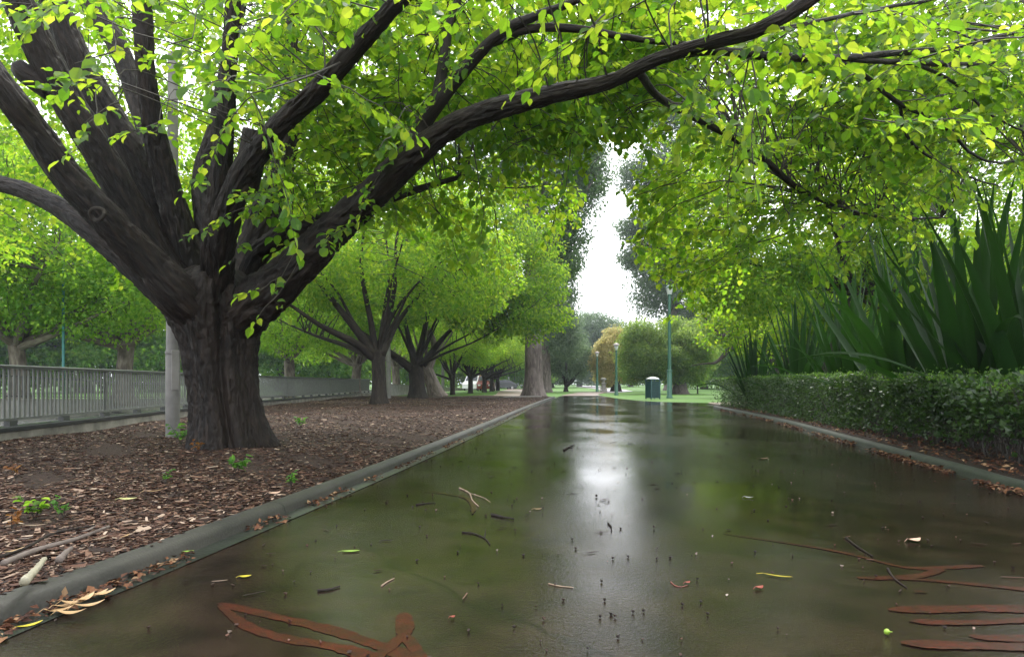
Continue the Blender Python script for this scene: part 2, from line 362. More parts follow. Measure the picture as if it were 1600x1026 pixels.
cc = k.mix(k.ramp(sn.outputs[0], [(.3, .0), (1, .3)]), cc, (.025, .065, .012)); k.base(cc); k.nor(k.bump(sn.outputs[0], .35, .004))
tl = k.n('BsdfTranslucent'); tl.inputs['Color'].default_value = (.05, .17, .012, 1); mx = k.n('MixShader'); mx.inputs[0].default_value = .16
k.l(k.b.outputs[0], mx.inputs[1]); k.l(tl.outputs[0], mx.inputs[2]); k.l(mx.outputs[0], k.out.inputs['Surface']); m_strap = k.m

# ------------------------------------------------------------------ ground, road, path, kerbs, beds
def curve(pts):                                   # smooth line over the ground, as x(Y)
    q = spline([(x, y, 0) for x, y in pts], .25); return lambda Y: np.interp(Y, q[:, 1], q[:, 0])
lq = np.array([G(u, v)[:2] for u, v in ((0, 1000), (73, 964), (286, 859), (400, 827), (527, 763.5), (603, 732), (686, 701.6), (760, 670), (820, 642), (855, 626), (881, 617), (905, 613))])
pf = np.polyfit(lq[:, 1]**.8, lq[:, 0], 3); lp = [(-2.0, -7), (-1.95, 0)]+[(float(np.polyval(pf, y**.8)), y) for y in (2.2, 3, 4, 5.5, 7.5, 10, 13, 17, 22, 28, 34, 42, 50, 57, 63, 70)]
XL = curve(lp)
rp = [(4.0, -7), (4.0, 0), (4.02, 3)]+[tuple(G(u, v)[:2]) for u, v in ((1600, 772), (1500, 742), (1400, 713), (1300, 684), (1200, 656), (1112, 637))]
XR = curve(rp)
ep = [(9, 30.3), (7.7, 31.3), (6.75, 33), (6.3, 36), (6.15, 42), (6.6, 52), (9.4, 66)]
XE = curve(ep)
fp = [(-5.6, -6), (-6.3, 1), (-7.25, 9.6), (-8.2, 17), (-9.05, 24.6), (-9.7, 44.7)]
XF = curve(fp+[(-9.5, 50), (-7, 80), (-4, 110)])
def ZW(Y): return np.interp(Y, [0, 20, 28, 48, 80, 120], [.42, .39, .17, -.01, -.02, -.02])
def ZR(Y): return np.interp(Y, [0, 40, 60, 90, 120], [-.28, -.32, -.3, -.1, -.035])
def XW(Y): return np.interp(Y, [-20, 0, 20, 28, 48, 110], [-13.5, -14, -15.2, -16, -17.5, -12])
def sheet(name, rows, m, zf=None):
    """rows: list of (Y, [(x, z) ...]) with the same number of columns"""
    n = len(rows[0][1]); v = [(x, Y, z) for Y, r in rows for x, z in r]
    i = np.arange(n-1)[None]; j = np.arange(len(rows)-1)[:, None]*n
    f = np.stack([j+i, j+i+1, j+n+i+1, j+n+i], -1).reshape(-1, 4)
    return setting(mesh(name, v, f, m, None, True))
ys = list(np.arange(-30, 120, 2.0))+[130, 150, 180, 230, 320, 450]
rows = []
for Y in ys:
    zr, zw = float(ZR(Y)), float(ZW(Y)); xw, xf = float(XW(Y)), float(XF(Y))-.02
    far = min(1, max(0, (Y-100)/60)); xf = min(xf, -2.5); 
    rows.append((Y, [(-330, .02), (-150, .02), (-60, zw*.6-.02), (xw-.3, zw-.05), (xw-.06, zw-.05), (xw, min(zw-.06, zr)), (xf-.1, zr), (xf, -.03), (0, -.03), (12, -.03), (40, -.03), (150, -.03), (330, -.03)]))
sheet('ground', rows, m_lawn)
sheet('road', [(Y, [(XW(Y)+.05, ZR(Y)+.006), (XF(Y)-.14, ZR(Y)+.006)]) for Y in np.arange(-30, 90, 2.0)], m_road)
rows = []
for Y in list(np.arange(-7, 24.2, .4))+[24.3, 30.25]+list(np.arange(30.4, 66, .6)):
    r = XR(Y) if Y < 24.25 else (15 if Y < 30.3 else XE(Y)); l = XL(Y)
    rows.append((Y, [(l+(r-l)*t, 0) for t in np.linspace(0, 1, 9)]))
sheet('path', rows, m_path)
sheet('side_path', [(Y, [(float(x0), .006) if i == 0 else (40, .006) for i in range(2)]) for Y, x0 in ((25.6, 9.4), (27.4, 8.6), (29.2, 8.6), (30.9, 9.0))], m_dirt)
sheet('far_path', [(Y, [(XL(Y)-.1, .006), (XE(Y)+.05, .006)]) for Y in np.arange(47, 66.5, 1.5)], m_dirt)
fpl = [(8.2, 62, 1.2), (11.5, 72, 1.5), (14, 95, 1.8), (15.5, 120, 2), (19, 170, 3), (26, 230, 4)]
sheet('distant_path', [(y, [(x-w, .0), (x+w, .0)]) for x, y, w in fpl], plain('pale_path', (.3, .27, .28), .35))
sheet('dirt_track', [(Y, [(x, -.018), (x+w, -.018)]) for Y, x, w in ((42, -1.5, 4), (55, -1.3, 3), (75, -1.5, 3.2), (100, -.5, 4))], m_dirt)
# mulch bed between fence and kerb
def mz(x, Y):
    return .068+.035*np.sin(x*1.3+Y*.7)*np.sin(Y*.9-x*.4)*np.clip((XL(Y)-.25-x)/1.2, 0, 1)+.0*x
rows = []
for Y in np.arange(-7, 46.5, .35):
    l, r = XF(Y)+.02, XL(Y)-.12
    if Y > 40: r -= (Y-40)**2*.05
    xs = l+(r-l)*np.linspace(0, 1, 26); rows.append((Y, [(x, float(mz(x, Y))-.05*max(0, (Y-38)/8)) for x in xs]))
sheet('mulch_bed', rows, m_mulch)
rows = []
for Y in np.arange(-7, 26, .5):
    l = XR(min(Y, 24.2))+.12; rows.append((Y, [(l+(18-l)*t, .075) for t in (0, .05, .2, .5, 1)]))
sheet('garden_bed', rows, m_soil)
def loft(curve_pts, prof, closed=True):
    p = np.asarray(curve_pts, float); d = nrm(np.gradient(p, axis=0)); lft = np.stack([-d[:, 1], d[:, 0]], 1)
    prof = np.asarray(prof, float); k = len(prof)
    v = np.zeros((len(p), k, 3)); v[:, :, :2] = p[:, None]+lft[:, None]*prof[None, :, 0:1]; v[:, :, 2] = prof[None, :, 1]
    i = np.arange(k-1)[None]; j = np.arange(len(p)-1)[:, None]*k
    return v.reshape(-1, 3), np.stack([j+i, j+i+1, j+k+i+1, j+k+i], -1).reshape(-1, 4)
yk = np.arange(-7, 41, .2)
KP = [(-.02, -.03), (0, .0), (.01, .045), (.022, .066), (.045, .08), (.08, .086), (.115, .086), (.126, .078), (.13, -.03)]
setting(mesh('left_kerb', *loft(np.stack([XL(yk), yk], 1), KP), m_kerb, None, True))
setting(mesh('left_gutter', *loft(np.stack([XL(yk), yk], 1), [(-.12, .004), (-.11, .006), (0, .006)]), plain('mossy_gutter', (.018, .022, .017), .3, .5, .4, 5, .3), None, True))
yk = np.concatenate([np.arange(-7, 24.1, .2)]); pr = np.stack([XR(yk), yk], 1)
pr = np.vstack([pr, [(7.45, 24.6), (7.8, 25.0), (8.4, 25.3), (9.5, 25.5), (12, 25.6)]])
setting(mesh('right_kerb', *loft(pr, [(-a, b) for a, b in KP]), plain('mossy_kerb', (.020, .025, .017), .6, .4, .35, 5, .4), None, True))
setting(mesh('edging_slab', *loft([(-.6, 39.2), (1.7, 40.4)], [(-.2, .05), (-.2, .115), (.2, .115), (.2, .05)]), m_conc))

# ------------------------------------------------------------------ fence, walls, poles along the sunken road
yw = np.arange(-6, 47, .5); fl = np.stack([XF(yw), yw], 1)
w = thing('plinth_wall', 'low stained concrete wall carrying the grey railing beside the mulch', 'wall', (float(XF(10)), 10, 0))
def at0(o): return np.array(o.location)
v, f = loft(fl, [(-.02, -.35), (-.02, .19), (.0, .2), (.2, .2), (.22, .19), (.22, -.35)]); mesh('wall_body', v-at0(w), f, m_conc2, w)
v, f = loft(fl, [(-.05, .203), (-.05, .255), (-.03, .265), (.24, .265), (.25, .255), (.25, .203)]); mesh('dark_coping', v-at0(w), f, plain('dark_wet_coping', (.03, .034, .034), .3, .5, .3, 4), w)
fe = thing('railing', 'grey upright-bar metal railing running along the mulch bed', 'railing', (float(XF(10)), 10, .3))
off = .1
def fx(Y): return float(XF(Y))-off
fo = at0(fe)
v, f = loft(np.stack([XF(yw)-off, yw], 1), [(-.05, 1.11), (-.05, 1.15), (-.035, 1.165), (.035, 1.165), (.05, 1.15), (.05, 1.11), (-.05, 1.11)]); mesh('top_rail', v-fo, f, m_railtop, fe)
v, f = loft(np.stack([XF(yw)-off, yw], 1), [(-.035, .345), (-.035, .385), (.035, .385), (.035, .345), (-.035, .345)]); mesh('bottom_rail', v-fo, f, m_rail, fe)
sp = .121; Yb = np.arange(6.6, 46.5, sp)
b0 = MB(); b0.box(0, 0, .745, .02, .046, .722)
proto = None; rest = MB()
near = [y for y in Yb if y > 9.0][:100]
nn = set(near)
for y in Yb:
    a = math.atan2(XF(y+.1)-XF(y), .1)
    if y in nn:
        if proto is None: proto = b0.build('baluster', m_rail, fe); o = proto
        else: o = proto.copy(); COL.objects.link(o)
        o.location = V(fx(y), y, 0)-fo; o.rotation_euler.z = -a
    else: rest.box(fx(y)-fo[0], y-fo[1], .745-fo[2], .02, .046, .722, -a)
rest.build('baluster_row', m_rail, fe)['kind'] = 'stuff'
b1 = MB(); b1.box(0, 0, .3, .09, .16, .085); proto = None
for y in np.arange(7.0, 46.5, 1.45):
    if proto is None: proto = b1.build('foot_block', m_railtop, fe); o = proto
    else: o = proto.copy(); COL.objects.link(o)
    o.location = V(fx(y), y, .003)-fo
b1 = MB(); b1.box(0, 0, .70, .05, .07, .82); proto = None
for y in (12.75, 20.2, 27.7, 35.2, 42.7):
    if proto is None: proto = b1.build('post', m_rail, fe); o = proto
    else: o = proto.copy(); COL.objects.link(o)
    o.location = V(fx(y), y+.06, .003)-fo
# solid wall past the railing
q = np.array([P(604, 0, 47)[:2], P(640, 0, 56)[:2], P(690, 0, 72)[:2], P(745, 0, 95)[:2], P(800, 0, 130)[:2]]); zt = [.78, .62, .36, .0, -.1]
w = thing('concrete_wall', 'plain solid grey concrete wall continuing past the far end of the railing', 'wall', (*q[0], 0))
mb = MB(); v = []
for (x, y), z in zip(q, zt): v += [(x-.15, y-.05, -.6), (x-.15, y-.05, z), (x+.15, y+.05, z), (x+.15, y+.05, -.6)]
f = [(i*4+a, i*4+a+1, i*4+a+5, i*4+a+4) for i in range(4) for a in range(3)]; mesh('wall_body', np.array(v)-at0(w), np.array(f), m_conc, w)
v = []
for (x, y), z in zip(q, zt): v += [(x-.2, y-.06, z+.003), (x-.2, y-.06, z+.08), (x+.2, y+.06, z+.08), (x+.2, y+.06, z+.003)]
f = [(i*4+a, i*4+a+1, i*4+a+5, i*4+a+4) for i in range(4) for a in range(3)]+[(0, 1, 2, 3)]; mesh('coping', np.array(v)-at0(w), np.array(f), m_conc2, w)
# retaining wall across the road with its own thin black fence
yy = np.arange(-10, 86, 2.0); w = thing('retaining_wall', 'pale concrete retaining wall across the road behind the railing', 'wall', (-15.2, 20, 0))
v = []; 
for y in yy: x, z = float(XW(y)), float(ZW(y)); v += [(x+.03, y, -.6), (x, y, z), (x-.25, y, z), (x-.27, y, -.6)]
f = [(i*4+a, i*4+a+1, i*4+a+5, i*4+a+4) for i in range(len(yy)-1) for a in range(3)]; mesh('wall_body', np.array(v)-at0(w), np.array(f), m_conc, w)
v = []
for y in yy: x, z = float(XW(y)), float(ZW(y)); v += [(x+.04, y, z+.003), (x+.04, y, z+.05), (x-.29, y, z+.05), (x-.29, y, z+.003)]
mesh('coping', np.array(v)-at0(w), np.array(f), m_conc2, w)
e = thing('iron_fence', 'thin black iron fence on the retaining wall beyond the road', 'fence', (-15.3, 20, .4))
mb = MB()
for y in np.arange(10, 46, .13):
    x, z = float(XW(y))-.12, float(ZW(y)); mb.box(x, y, z+.05+.34, .014, .014, .68)
o = mb.build('bar_row', m_black, e); o.data.transform(__import__('mathutils').Matrix.Translation(-e.location)); o['kind'] = 'stuff'
for nm, hh in (('top_rail', .74), ('bottom_rail', .12)):
    mb = MB(); ypts = np.arange(10, 46.1, 1.5); mb.tube([V(float(XW(y))-.12-e.location.x, y-e.location.y, float(ZW(y))+hh-e.location.z) for y in ypts], .017, 4); mb.build(nm, m_black, e)
# poles
def pole(name, label, loc, h, r0, r1, m, collar, plate=False, group=None):
    t = thing(name, label, 'pole', loc, group); mb = MB()
    mb.lathe([(r0, -.1), (r0, collar), (r0*.93, collar+.02), (r1, h), (0, h)], 20); mb.build('shaft', m, t, True)
    mb = MB(); mb.lathe([(r0*1.0, collar-.03), (r0*1.07, collar-.025), (r0*1.07, collar+.02), (r0*.95, collar+.028)], 20); mb.build('collar', m, t, True)
    if plate:
        mb = MB(); mb.box(r0*.72, -r0*.72, 1.05, .012, .11, .62, -PI/4, 1, .004); mb.build('access_plate', m_conc, t)
    return t
m_pole = plain('pale_concrete_pole', (.17, .165, .155), .75, .3, .2, 5, .2)
pole('street_pole', 'pale concrete pole by the railing just left of the foreground trunk', (-5.3, 10.5, .05), 6.0, .105, .07, m_pole, 1.32, True)
pole('street_pole', 'slim pale pole behind the second tree of the mulch row', (P(607, 0, 36)[0], 36, .05), 7, .13, .085, m_pole, 2.0)
pole('street_pole', 'farthest thin pale pole, near the leaning pale trunk by the wall', (P(692, 0, 56)[0], 56, .0), 6, .13, .09, m_pole, 1.8)
m_teal = plain('teal_painted_steel', (.03, .16, .16), .5)
pole('thin_pole', 'thin teal pole across the road behind the left railing', (P(99, 0, 24)[0], 24, .2), 5, .05, .04, m_teal, 1.0)
# ------------------------------------------------------------------ the foreground tree, its limbs traced
def R_(rpx, Y): return rpx*Y/F
def limb_pts(rows):
    return [P(u, v, Y) for u, v, Y, r in rows], [R_(r, Y) for u, v, Y, r in rows]
TB = P(357, 690, 8.6); TB[2] = .08
big = thing('shade_tree', 'huge dark ridged trunk with many spreading limbs, foreground left, bright canopy over the path', 'tree', tuple(TB))
def trunk_rf(th, L, p):
    z = p[:, 2][:, None]-.08
    flare = 1+.15*np.exp(-np.maximum(z, 0)/.22)*(1+.5*np.sin(3*th+1.0)+.35*np.sin(5*th+.4))
    lob = 1+.045*np.sin(4*th+.8)+.03*np.sin(7*th+2)+.014*np.sin(19*th+6*np.sin(z*1.1))+.01*np.sin(31*th+4*np.sin(z*.7+1))
    c = np.angle(np.exp(1j*(th-np.radians(-66)+.10*np.sin(z*2.4)))); gro = 1-.26*np.exp(-(c/.16)**2)*np.clip(1.1-z*.12, .3, 1)
    c2 = np.angle(np.exp(1j*(th-np.radians(-128)))); gro2 = 1-.09*np.exp(-(c2/.2)**2)
    return flare*lob*gro*gro2
tp, tr = limb_pts([(360, 705, 8.6, 57), (357, 670, 8.6, 53), (352, 620, 8.6, 49), (346, 570, 8.6, 51), (344, 535, 8.6, 56), (342, 505, 8.6, 64), (338, 475, 8.6, 70), (338, 445, 8.6, 66), (340, 420, 8.6, 34)])
rl0 = relief(.019, .045, .11, 3)
v, f, a = tube(tp, tr, 340, .025, lambda th, L, p: trunk_rf(th, L, p)*rl0(th, L, p, .5)); mesh('trunk', v-TB, f, m_bark, big, True, a)
LIMBS = {
 'A': [(345, 520, 8.5, 40), (290, 478, 8.4, 40), (230, 428, 8.3, 33), (160, 372, 8.3, 25), (95, 325, 8.4, 20), (40, 298, 8.5, 17), (-20, 280, 8.6, 15), (-140, 230, 8.8, 11), (-300, 120, 9, 6)],
 'B': [(340, 510, 8.3, 40), (285, 462, 8.1, 38), (235, 412, 7.9, 33), (165, 340, 7.6, 31), (105, 275, 7.4, 30), (55, 205, 7.2, 29), (10, 145, 7.0, 28), (-60, 50, 6.8, 25), (-130, -70, 6.6, 20), (-200, -220, 6.5, 13)],
 'C': [(330, 490, 8.6, 34), (262, 415, 8.5, 29), (205, 325, 8.3, 29), (150, 230, 8.1, 30), (95, 140, 7.9, 31), (55, 60, 7.7, 29), (20, -20, 7.5, 27), (-30, -150, 7.2, 20), (-60, -300, 7, 12)],
 'D': [(330, 470, 8.9, 34), (288, 400, 8.9, 30), (245, 315, 8.8, 29), (200, 230, 8.7, 29), (150, 145, 8.6, 28), (115, 80, 8.5, 27), (85, 0, 8.4, 25), (60, -110, 8.2, 18), (60, -260, 8, 10)],
 'E': [(290, 390, 9.6, 22), (262, 285, 9.8, 19), (225, 190, 10, 18), (205, 125, 10.1, 17), (178, 60, 10.2, 17), (135, 0, 10.3, 16), (85, -70, 10.4, 13), (30, -200, 10.5, 7)],
 'F': [(310, 470, 8.7, 30), (288, 390, 8.6, 25), (262, 290, 8.5, 24), (240, 200, 8.3, 21), (228, 110, 8.1, 18), (223, 30, 8.0, 18), (222, -40, 7.9, 16), (235, -220, 7.6, 9)],
 'G': [(330, 470, 8.5, 26), (336, 400, 8.2, 25), (343, 300, 7.95, 21), (351, 200, 7.8, 18), (357, 110, 7.7, 16), (363, 30, 7.6, 15), (366, -50, 7.5, 13), (375, -200, 7.3, 7)],
 'H': [(336, 470, 8.4, 26), (347, 380, 7.95, 26), (366, 305, 7.6, 25), (395, 248, 7.4, 24), (445, 188, 7.1, 21), (500, 138, 6.8, 20), (555, 75, 6.5, 19), (605, 22, 6.2, 16), (660, -40, 6, 14), (730, -150, 5.8, 8)],
 'I': [(375, 480, 9.2, 36), (395, 390, 9.4, 30), (418, 320, 9.5, 27), (446, 240, 9.7, 22), (455, 170, 9.8, 16), (452, 100, 9.9, 13), (460, 20, 10, 12), (475, -80, 10, 9), (500, -200, 10, 5)],
 'N': [(330, 420, 9.6, 22), (322, 330, 9.8, 20), (318, 270, 10, 18), (338, 200, 10.2, 14), (350, 120, 10.4, 10), (380, 0, 10.6, 7)],
 'J': [(355, 510, 8.5, 45), (405, 470, 8.3, 41), (455, 425, 8.0, 35), (515, 365, 7.7, 31), (575, 310, 7.4, 28), (640, 248, 7.0, 25), (700, 202, 6.7, 20), (760, 175, 6.4, 18.5), (860, 148, 6.0, 16), (950, 128, 5.7, 12.5), (1015, 98, 5.5, 11.5), (1090, 72, 5.3, 11.5), (1180, 48, 5.1, 12.5), (1250, 10, 5.0, 13), (1310, -35, 4.9, 11), (1420, -120, 4.8, 6)],
 'K': [(385, 455, 8.9, 22), (400, 405, 8.8, 19), (430, 376, 8.6, 17), (475, 352, 8.4, 15), (540, 335, 8.3, 11), (640, 300, 8.2, 7), (740, 270, 8.2, 3)],
 'J1': [(628, 262, 7.1, 17), (655, 205, 7.1, 15), (683, 162, 7.0, 14), (735, 100, 6.9, 11), (800, 40, 6.7, 9), (890, 0, 6.5, 7), (980, -40, 6.3, 4)],
 'J2': [(680, 165, 7.0, 11), (690, 115, 7.1, 10), (700, 55, 7.2, 9), (717, 3, 7.2, 7), (730, -60, 7.2, 5)],
 'J3': [(770, 68, 6.8, 7), (830, 46, 6.7, 8), (905, 48, 6.6, 7), (970, 62, 6.5, 6), (1060, 70, 6.4, 4), (1150, 60, 6.3, 3)],
 'R1': [(1060, 84, 5.4, 9), (1120, 80, 5.5, 8), (1200, 88, 5.7, 8), (1300, 93, 6.0, 7), (1400, 86, 6.4, 5.5), (1500, 76, 6.8, 4), (1560, 62, 7, 3), (1640, 45, 7.2, 2)],
 'R1b': [(1330, 93, 6.1, 5), (1390, 97, 6.3, 5), (1450, 100, 6.5, 5), (1540, 102, 6.8, 4), (1620, 80, 7.1, 2.5)],
 'R2': [(1000, 115, 5.7, 8), (1030, 152, 6.2, 7), (1090, 185, 6.8, 7), (1150, 215, 7.3, 6.5), (1195, 245, 7.8, 6), (1240, 285, 8.3, 5.5), (1300, 316, 9, 4.5), (1365, 338, 9.6, 3.5), (1430, 345, 10.2, 2.5), (1490, 340, 10.6, 1.6)],
 'R3': [(1310, 96, 6.0, 4), (1350, 118, 6.3, 4.5), (1385, 148, 6.6, 4.5), (1408, 166, 6.8, 4), (1445, 182, 7.1, 3.5), (1485, 212, 7.5, 3), (1515, 245, 7.8, 2.5), (1560, 256, 8.1, 2), (1610, 248, 8.4, 1.3)],
 'R4': [(1406, 164, 6.8, 3), (1416, 210, 7.1, 2.8), (1442, 238, 7.4, 2.5), (1500, 272, 7.9, 2), (1560, 295, 8.3, 1.3)],
 'R5': [(1430, 100, 6.4, 3.5), (1480, 122, 6.8, 3), (1510, 145, 7, 2.6), (1545, 175, 7.3, 2.2), (1600, 205, 7.6, 1.5)],
 'R6': [(1150, 62, 5.3, 5), (1290, 30, 5.6, 4), (1360, 14, 6, 3.5), (1450, 0, 6.3, 3), (1540, -20, 6.6, 2)],
}
samples = []
def bark_rf(th, L, p): return 1+.03*np.sin(2*th+L*1.3)+.025*np.sin(5*th+L*2.1)+.018*np.sin(11*th+3*np.sin(L*1.7))
for kx, rows in LIMBS.items():
    rows = [(u, v, Y, r*(.78 if kx in 'ABCDFGHI' else .86)) for u, v, Y, r in rows]
    pts, rad = limb_pts(rows)
    if rows[0][3] > 20 or kx in 'EKN':      # start deep inside the trunk
        c0 = P(347, 520, 8.62); pts = [c0, c0+(pts[0]-c0)*.55+V(0, .08, 0)]+pts[1:]; rad = [rad[0]*.6, rad[0]*.85]+rad[1:]
    nb = 40 if max(r[3] for r in rows) > 16 else 14
    wob = spline(np.column_stack([pts, rad]), .1)
    if nb == 14: wob[1:, :3] += np.cumsum(rng.normal(0, .006, (len(wob)-1, 3)), 0)*np.linspace(0, 1, len(wob)-1)[:, None]
    if nb == 40:
        big_w = wob; wob2 = spline(np.column_stack([pts, rad]), .035); R0 = float(np.median(rad)); rl = relief(.012, .036, .11, len(samples)+5)
        v, f, a = tube(wob2[:, :3], wob2[:, 3], 150, None, lambda th, L, p: bark_rf(th, L, p)*rl(th, L, p, R0))
    else: v, f, a = tube(wob[:, :3], wob[:, 3], nb, None, bark_rf)
    mesh('limb', v-TB, f, m_bark if kx != 'I' else m_bark2, big, True, a)
    s0 = int(len(wob)*(.45 if nb == 40 else .1))
    samples += [(q[:3], kx) for q in wob[s0::3] if q[3] < .16]
mb = MB(); st, sr = limb_pts([(378, 300, 7.6, 22), (392, 250, 7.5, 20), (399, 210, 7.45, 19), (400, 203, 7.44, 18)])
v, f, a = tube(st, sr, 24, .03, bark_rf, cap=False); so = mesh('cut_stub', v-TB, f, m_bark, big, True, a)
v, f, a = tube([st[-1]-(st[-1]-st[-2])*.3, st[-1]-(st[-1]-st[-2])*.1], [sr[-1]*.97]*2, 24); mesh('sawn_end', v-TB, f, m_cut, so)
pc = P(157, 337, 7.27); th = np.linspace(0, 2*PI, 15)
v, f, a = tube([pc+V(.075*math.cos(t), -.05+.02*math.sin(t*2), .065*math.sin(t)) for t in th], .022, 8, None, None, False); mesh('branch_scar', v-TB, f, m_bark2, big, True, a)
pc = P(36, 133, 7.75); v, f, a = tube([pc+V(.25, .1, .0), pc+V(.05, -.02, .12), pc+V(-.03, -.03, .2)], [.14, .11, .09], 16, .03, bark_rf); mesh('cut_stub', v-TB, f, m_bark, big, True, a)
SP = np.array([s[0] for s in samples])
def gap(u, v, m=0.0):
    lo_ = np.where(v < 330, 918, 898)+8*np.sin(v/13); hi_ = 989+10*np.sin(v/17)+7*np.sin(v/6.1)+np.clip(v-400, 0, 90)*.9
    return (lo_-m < u) & (u < hi_+m) & (v > 228+14*np.sin(u/9)-m) & (v < 490)
def proj(p): return 800+p[..., 0]/p[..., 1]*F, VH-(p[..., 2]-H)/p[..., 1]*F
def gapcull(p): u, v = proj(p); return gap(u, v, -6) | (gap(u, v, 8) & (np.sin(p[..., 0]*9.1+p[..., 2]*7.3) > .1))
fo = Fol(); LS = .112
for q, kx in samples:                                   # shoots straight off the limbs
    if random.random() < (.6 if kx[0] == 'R' else .16 if kx[0] in 'JH' else .04):
        d = nrm(nrm(rng.normal(0, 1, 3))*V(1, 1, .5)+V(0, 0, -.05)); fo.spray(q, d, random.uniform(.5, 1.1), LS)
def region(u0, u1, v0, v1, Y0, Y1, n, size=LS, link=True, tilt=0.0, fol=None):
    fol = fol or fo
    for _ in range(n):
        u, v, Y = random.uniform(u0, u1), random.uniform(v0, v1), random.uniform(Y0, Y1); p = P(u, v, Y)
        if gap(u, v, 22): continue
        j = np.argmin(((SP-p)**2).sum(1)); b = SP[j]; dv = p-b; D = np.linalg.norm(dv)
        d = nrm(nrm(dv)*V(1, 1, .4)+rng.normal(0, .55, 3)*V(1, 1, .45)+V(0, 0, tilt))
        if link and .15 < D < 2.6 and random.random() < .36:
            m = b+dv*.5+rng.normal(0, .08*D, 3)+V(0, 0, .08*D); fol.seg_line(spline([b, m, p], .18), min(.016, .005+D*.004), .006)
        fol.spray(p, d, random.uniform(.6, 1.25), size)
region(160, 520, -80, 150, 5.2, 7.5, 20)
region(-80, 450, -140, 400, 10.5, 16, 220)
region(400, 1100, -160, 20, 4.6, 5.6, 26); region(400, 1100, -160, 170, 7.0, 9, 250); region(300, 1000, -160, 120, 8.5, 11.5, 110); region(1000, 1640, -160, 160, 9.5, 12.5, 130)
region(560, 1010, 120, 235, 7.2, 8.8, 80, tilt=-.15)
region(420, 700, 150, 330, 7.5, 9.5, 70)
region(1000, 1640, -120, 200, 5.0, 6.0, 14); region(1000, 1640, -120, 200, 7.4, 10, 200)
region(1180, 1640, 100, 235, 7.5, 10.5, 120, tilt=.1)
region(1030, 1420, 200, 330, 8, 12, 110, tilt=-.05)
region(1020, 1170, 300, 420, 10, 12.5, 42, tilt=-.1)
region(-80, 620, -140, 330, 10.2, 14, 260)
region(430, 920, -60, 330, 9, 13, 170)
for u, v, Y in ((150, 185, 5.6), (185, 160, 5.6), (245, 205, 6), (320, 270, 7.2), (255, 190, 6.2), (180, 80, 5.2), (380, 372, 7.6), (440, 432, 7.3), (436, 458, 7.3), (365, 90, 5.6), (300, 60, 5.8), (610, 215, 6.2)):
    b = P(u+30, v-50, Y+.4); fo.seg_line(spline([SP[np.argmin(((SP-b)**2).sum(1))], b, P(u, v, Y)], .15), .007, .004)
    fo.spray(P(u, v, Y), V(-.3, -.5, -.35), .35, LS, gap=.14)
print('big tree leaves', fo.build(big, m_leaf, m_twig, LEAF_HI, cull=gapcull))

# ------------------------------------------------------------------ trees in general
def tree(name, label, base, trunk, crowns, leaf, lm, bm, nl=10, fork=None, lr=.12, group=None, tmpl=LEAF_LO, twig=True, up=.35, shell=.45, rf=True, extra=None):
    size, per, crad = leaf
    t = thing(name, label, 'tree', base, group); B = np.array(base, float)
    tp = np.array([(x, y, z) for x, y, z, r in trunk]); tr = [r for *_, r in trunk]
    r0 = tr[0]
    def trf(th, L, p):
        z = p[:, 2][:, None]
        return (1+.3*np.exp(-np.maximum(z, 0)/(.7*r0+.05))*(1+.5*np.sin(4*th+1)))*(1+.05*np.sin(3*th+2)+.035*np.sin(6*th+z)+.02*np.sin(13*th+2*np.sin(z)))
    mb = MB(); mb.tube(tp, tr, 32, .12, trf)
    fo = Fol(); cl = []
    for cx, cy, cz, rx, ry, rz, n in crowns:
        u = nrm(rng.normal(0, 1, (n, 3))); rr = rng.uniform(shell**3, 1, n)**(1/3)
        cl.append(V(cx, cy, cz)+u*rr[:, None]*V(rx, ry, rz))
    cl = np.concatenate(cl); fk = tp[-1] if fork is None else np.array(fork, float)
    sel = cl[np.argsort(-rng.uniform(0, 1, len(cl)))[:nl*4]]; lim = []
    ang = np.arctan2(sel[:, 1]-fk[1], sel[:, 0]-fk[0]); sel = sel[np.argsort(ang)][::4][:nl]
    for e in sel:
        D = np.linalg.norm(e-fk); st = fk+V(0, 0, -random.uniform(0, .25)*min(1, D*.1)); mid = st+(e-st)*.5+V(0, 0, D*random.uniform(-.02, .16))+rng.normal(0, .04*D, 3)
        ps = spline(np.column_stack([[st, st+(mid-st)*.5+rng.normal(0, .02*D, 3), mid, e], [lr, lr*.8, lr*.5, lr*.14]]), .25)
        mb.tube(ps[:, :3], ps[:, 3], 9); lim.append(ps)
    for e in (extra or []):
        ps = spline(np.array(e, float), .25); mb.tube(ps[:, :3], ps[:, 3], 12); lim.append(ps)
    mb.build('trunk', bm, t, True, True)
    LP = np.concatenate(lim)[:, :] if lim else np.column_stack([tp, tr])
    for cc in cl:
        if twig:
            j = np.argmin(((LP[:, :3]-cc)**2).sum(1)); b = LP[j, :3]; D = np.linalg.norm(cc-b)
            m = b+(cc-b)*.5+rng.normal(0, .08*D, 3)+V(0, 0, .05*D); fo.seg_line(np.array([b, (b+m)/2, m, (m+cc)/2, cc]), min(.035, LP[j, 3]*.6, .01+D*.01), .007)
        fo.clump(cc, crad*random.uniform(.7, 1.25), int(per*random.uniform(.7, 1.3)), size)
    fo.lp = [q+B for q in fo.lp]; fo.seg = [tuple(np.array(q[:3])+B)+tuple(np.array(q[3:6])+B)+q[6:] for q in fo.seg]
    fo.build(t, lm, m_twig, tmpl)
    return t
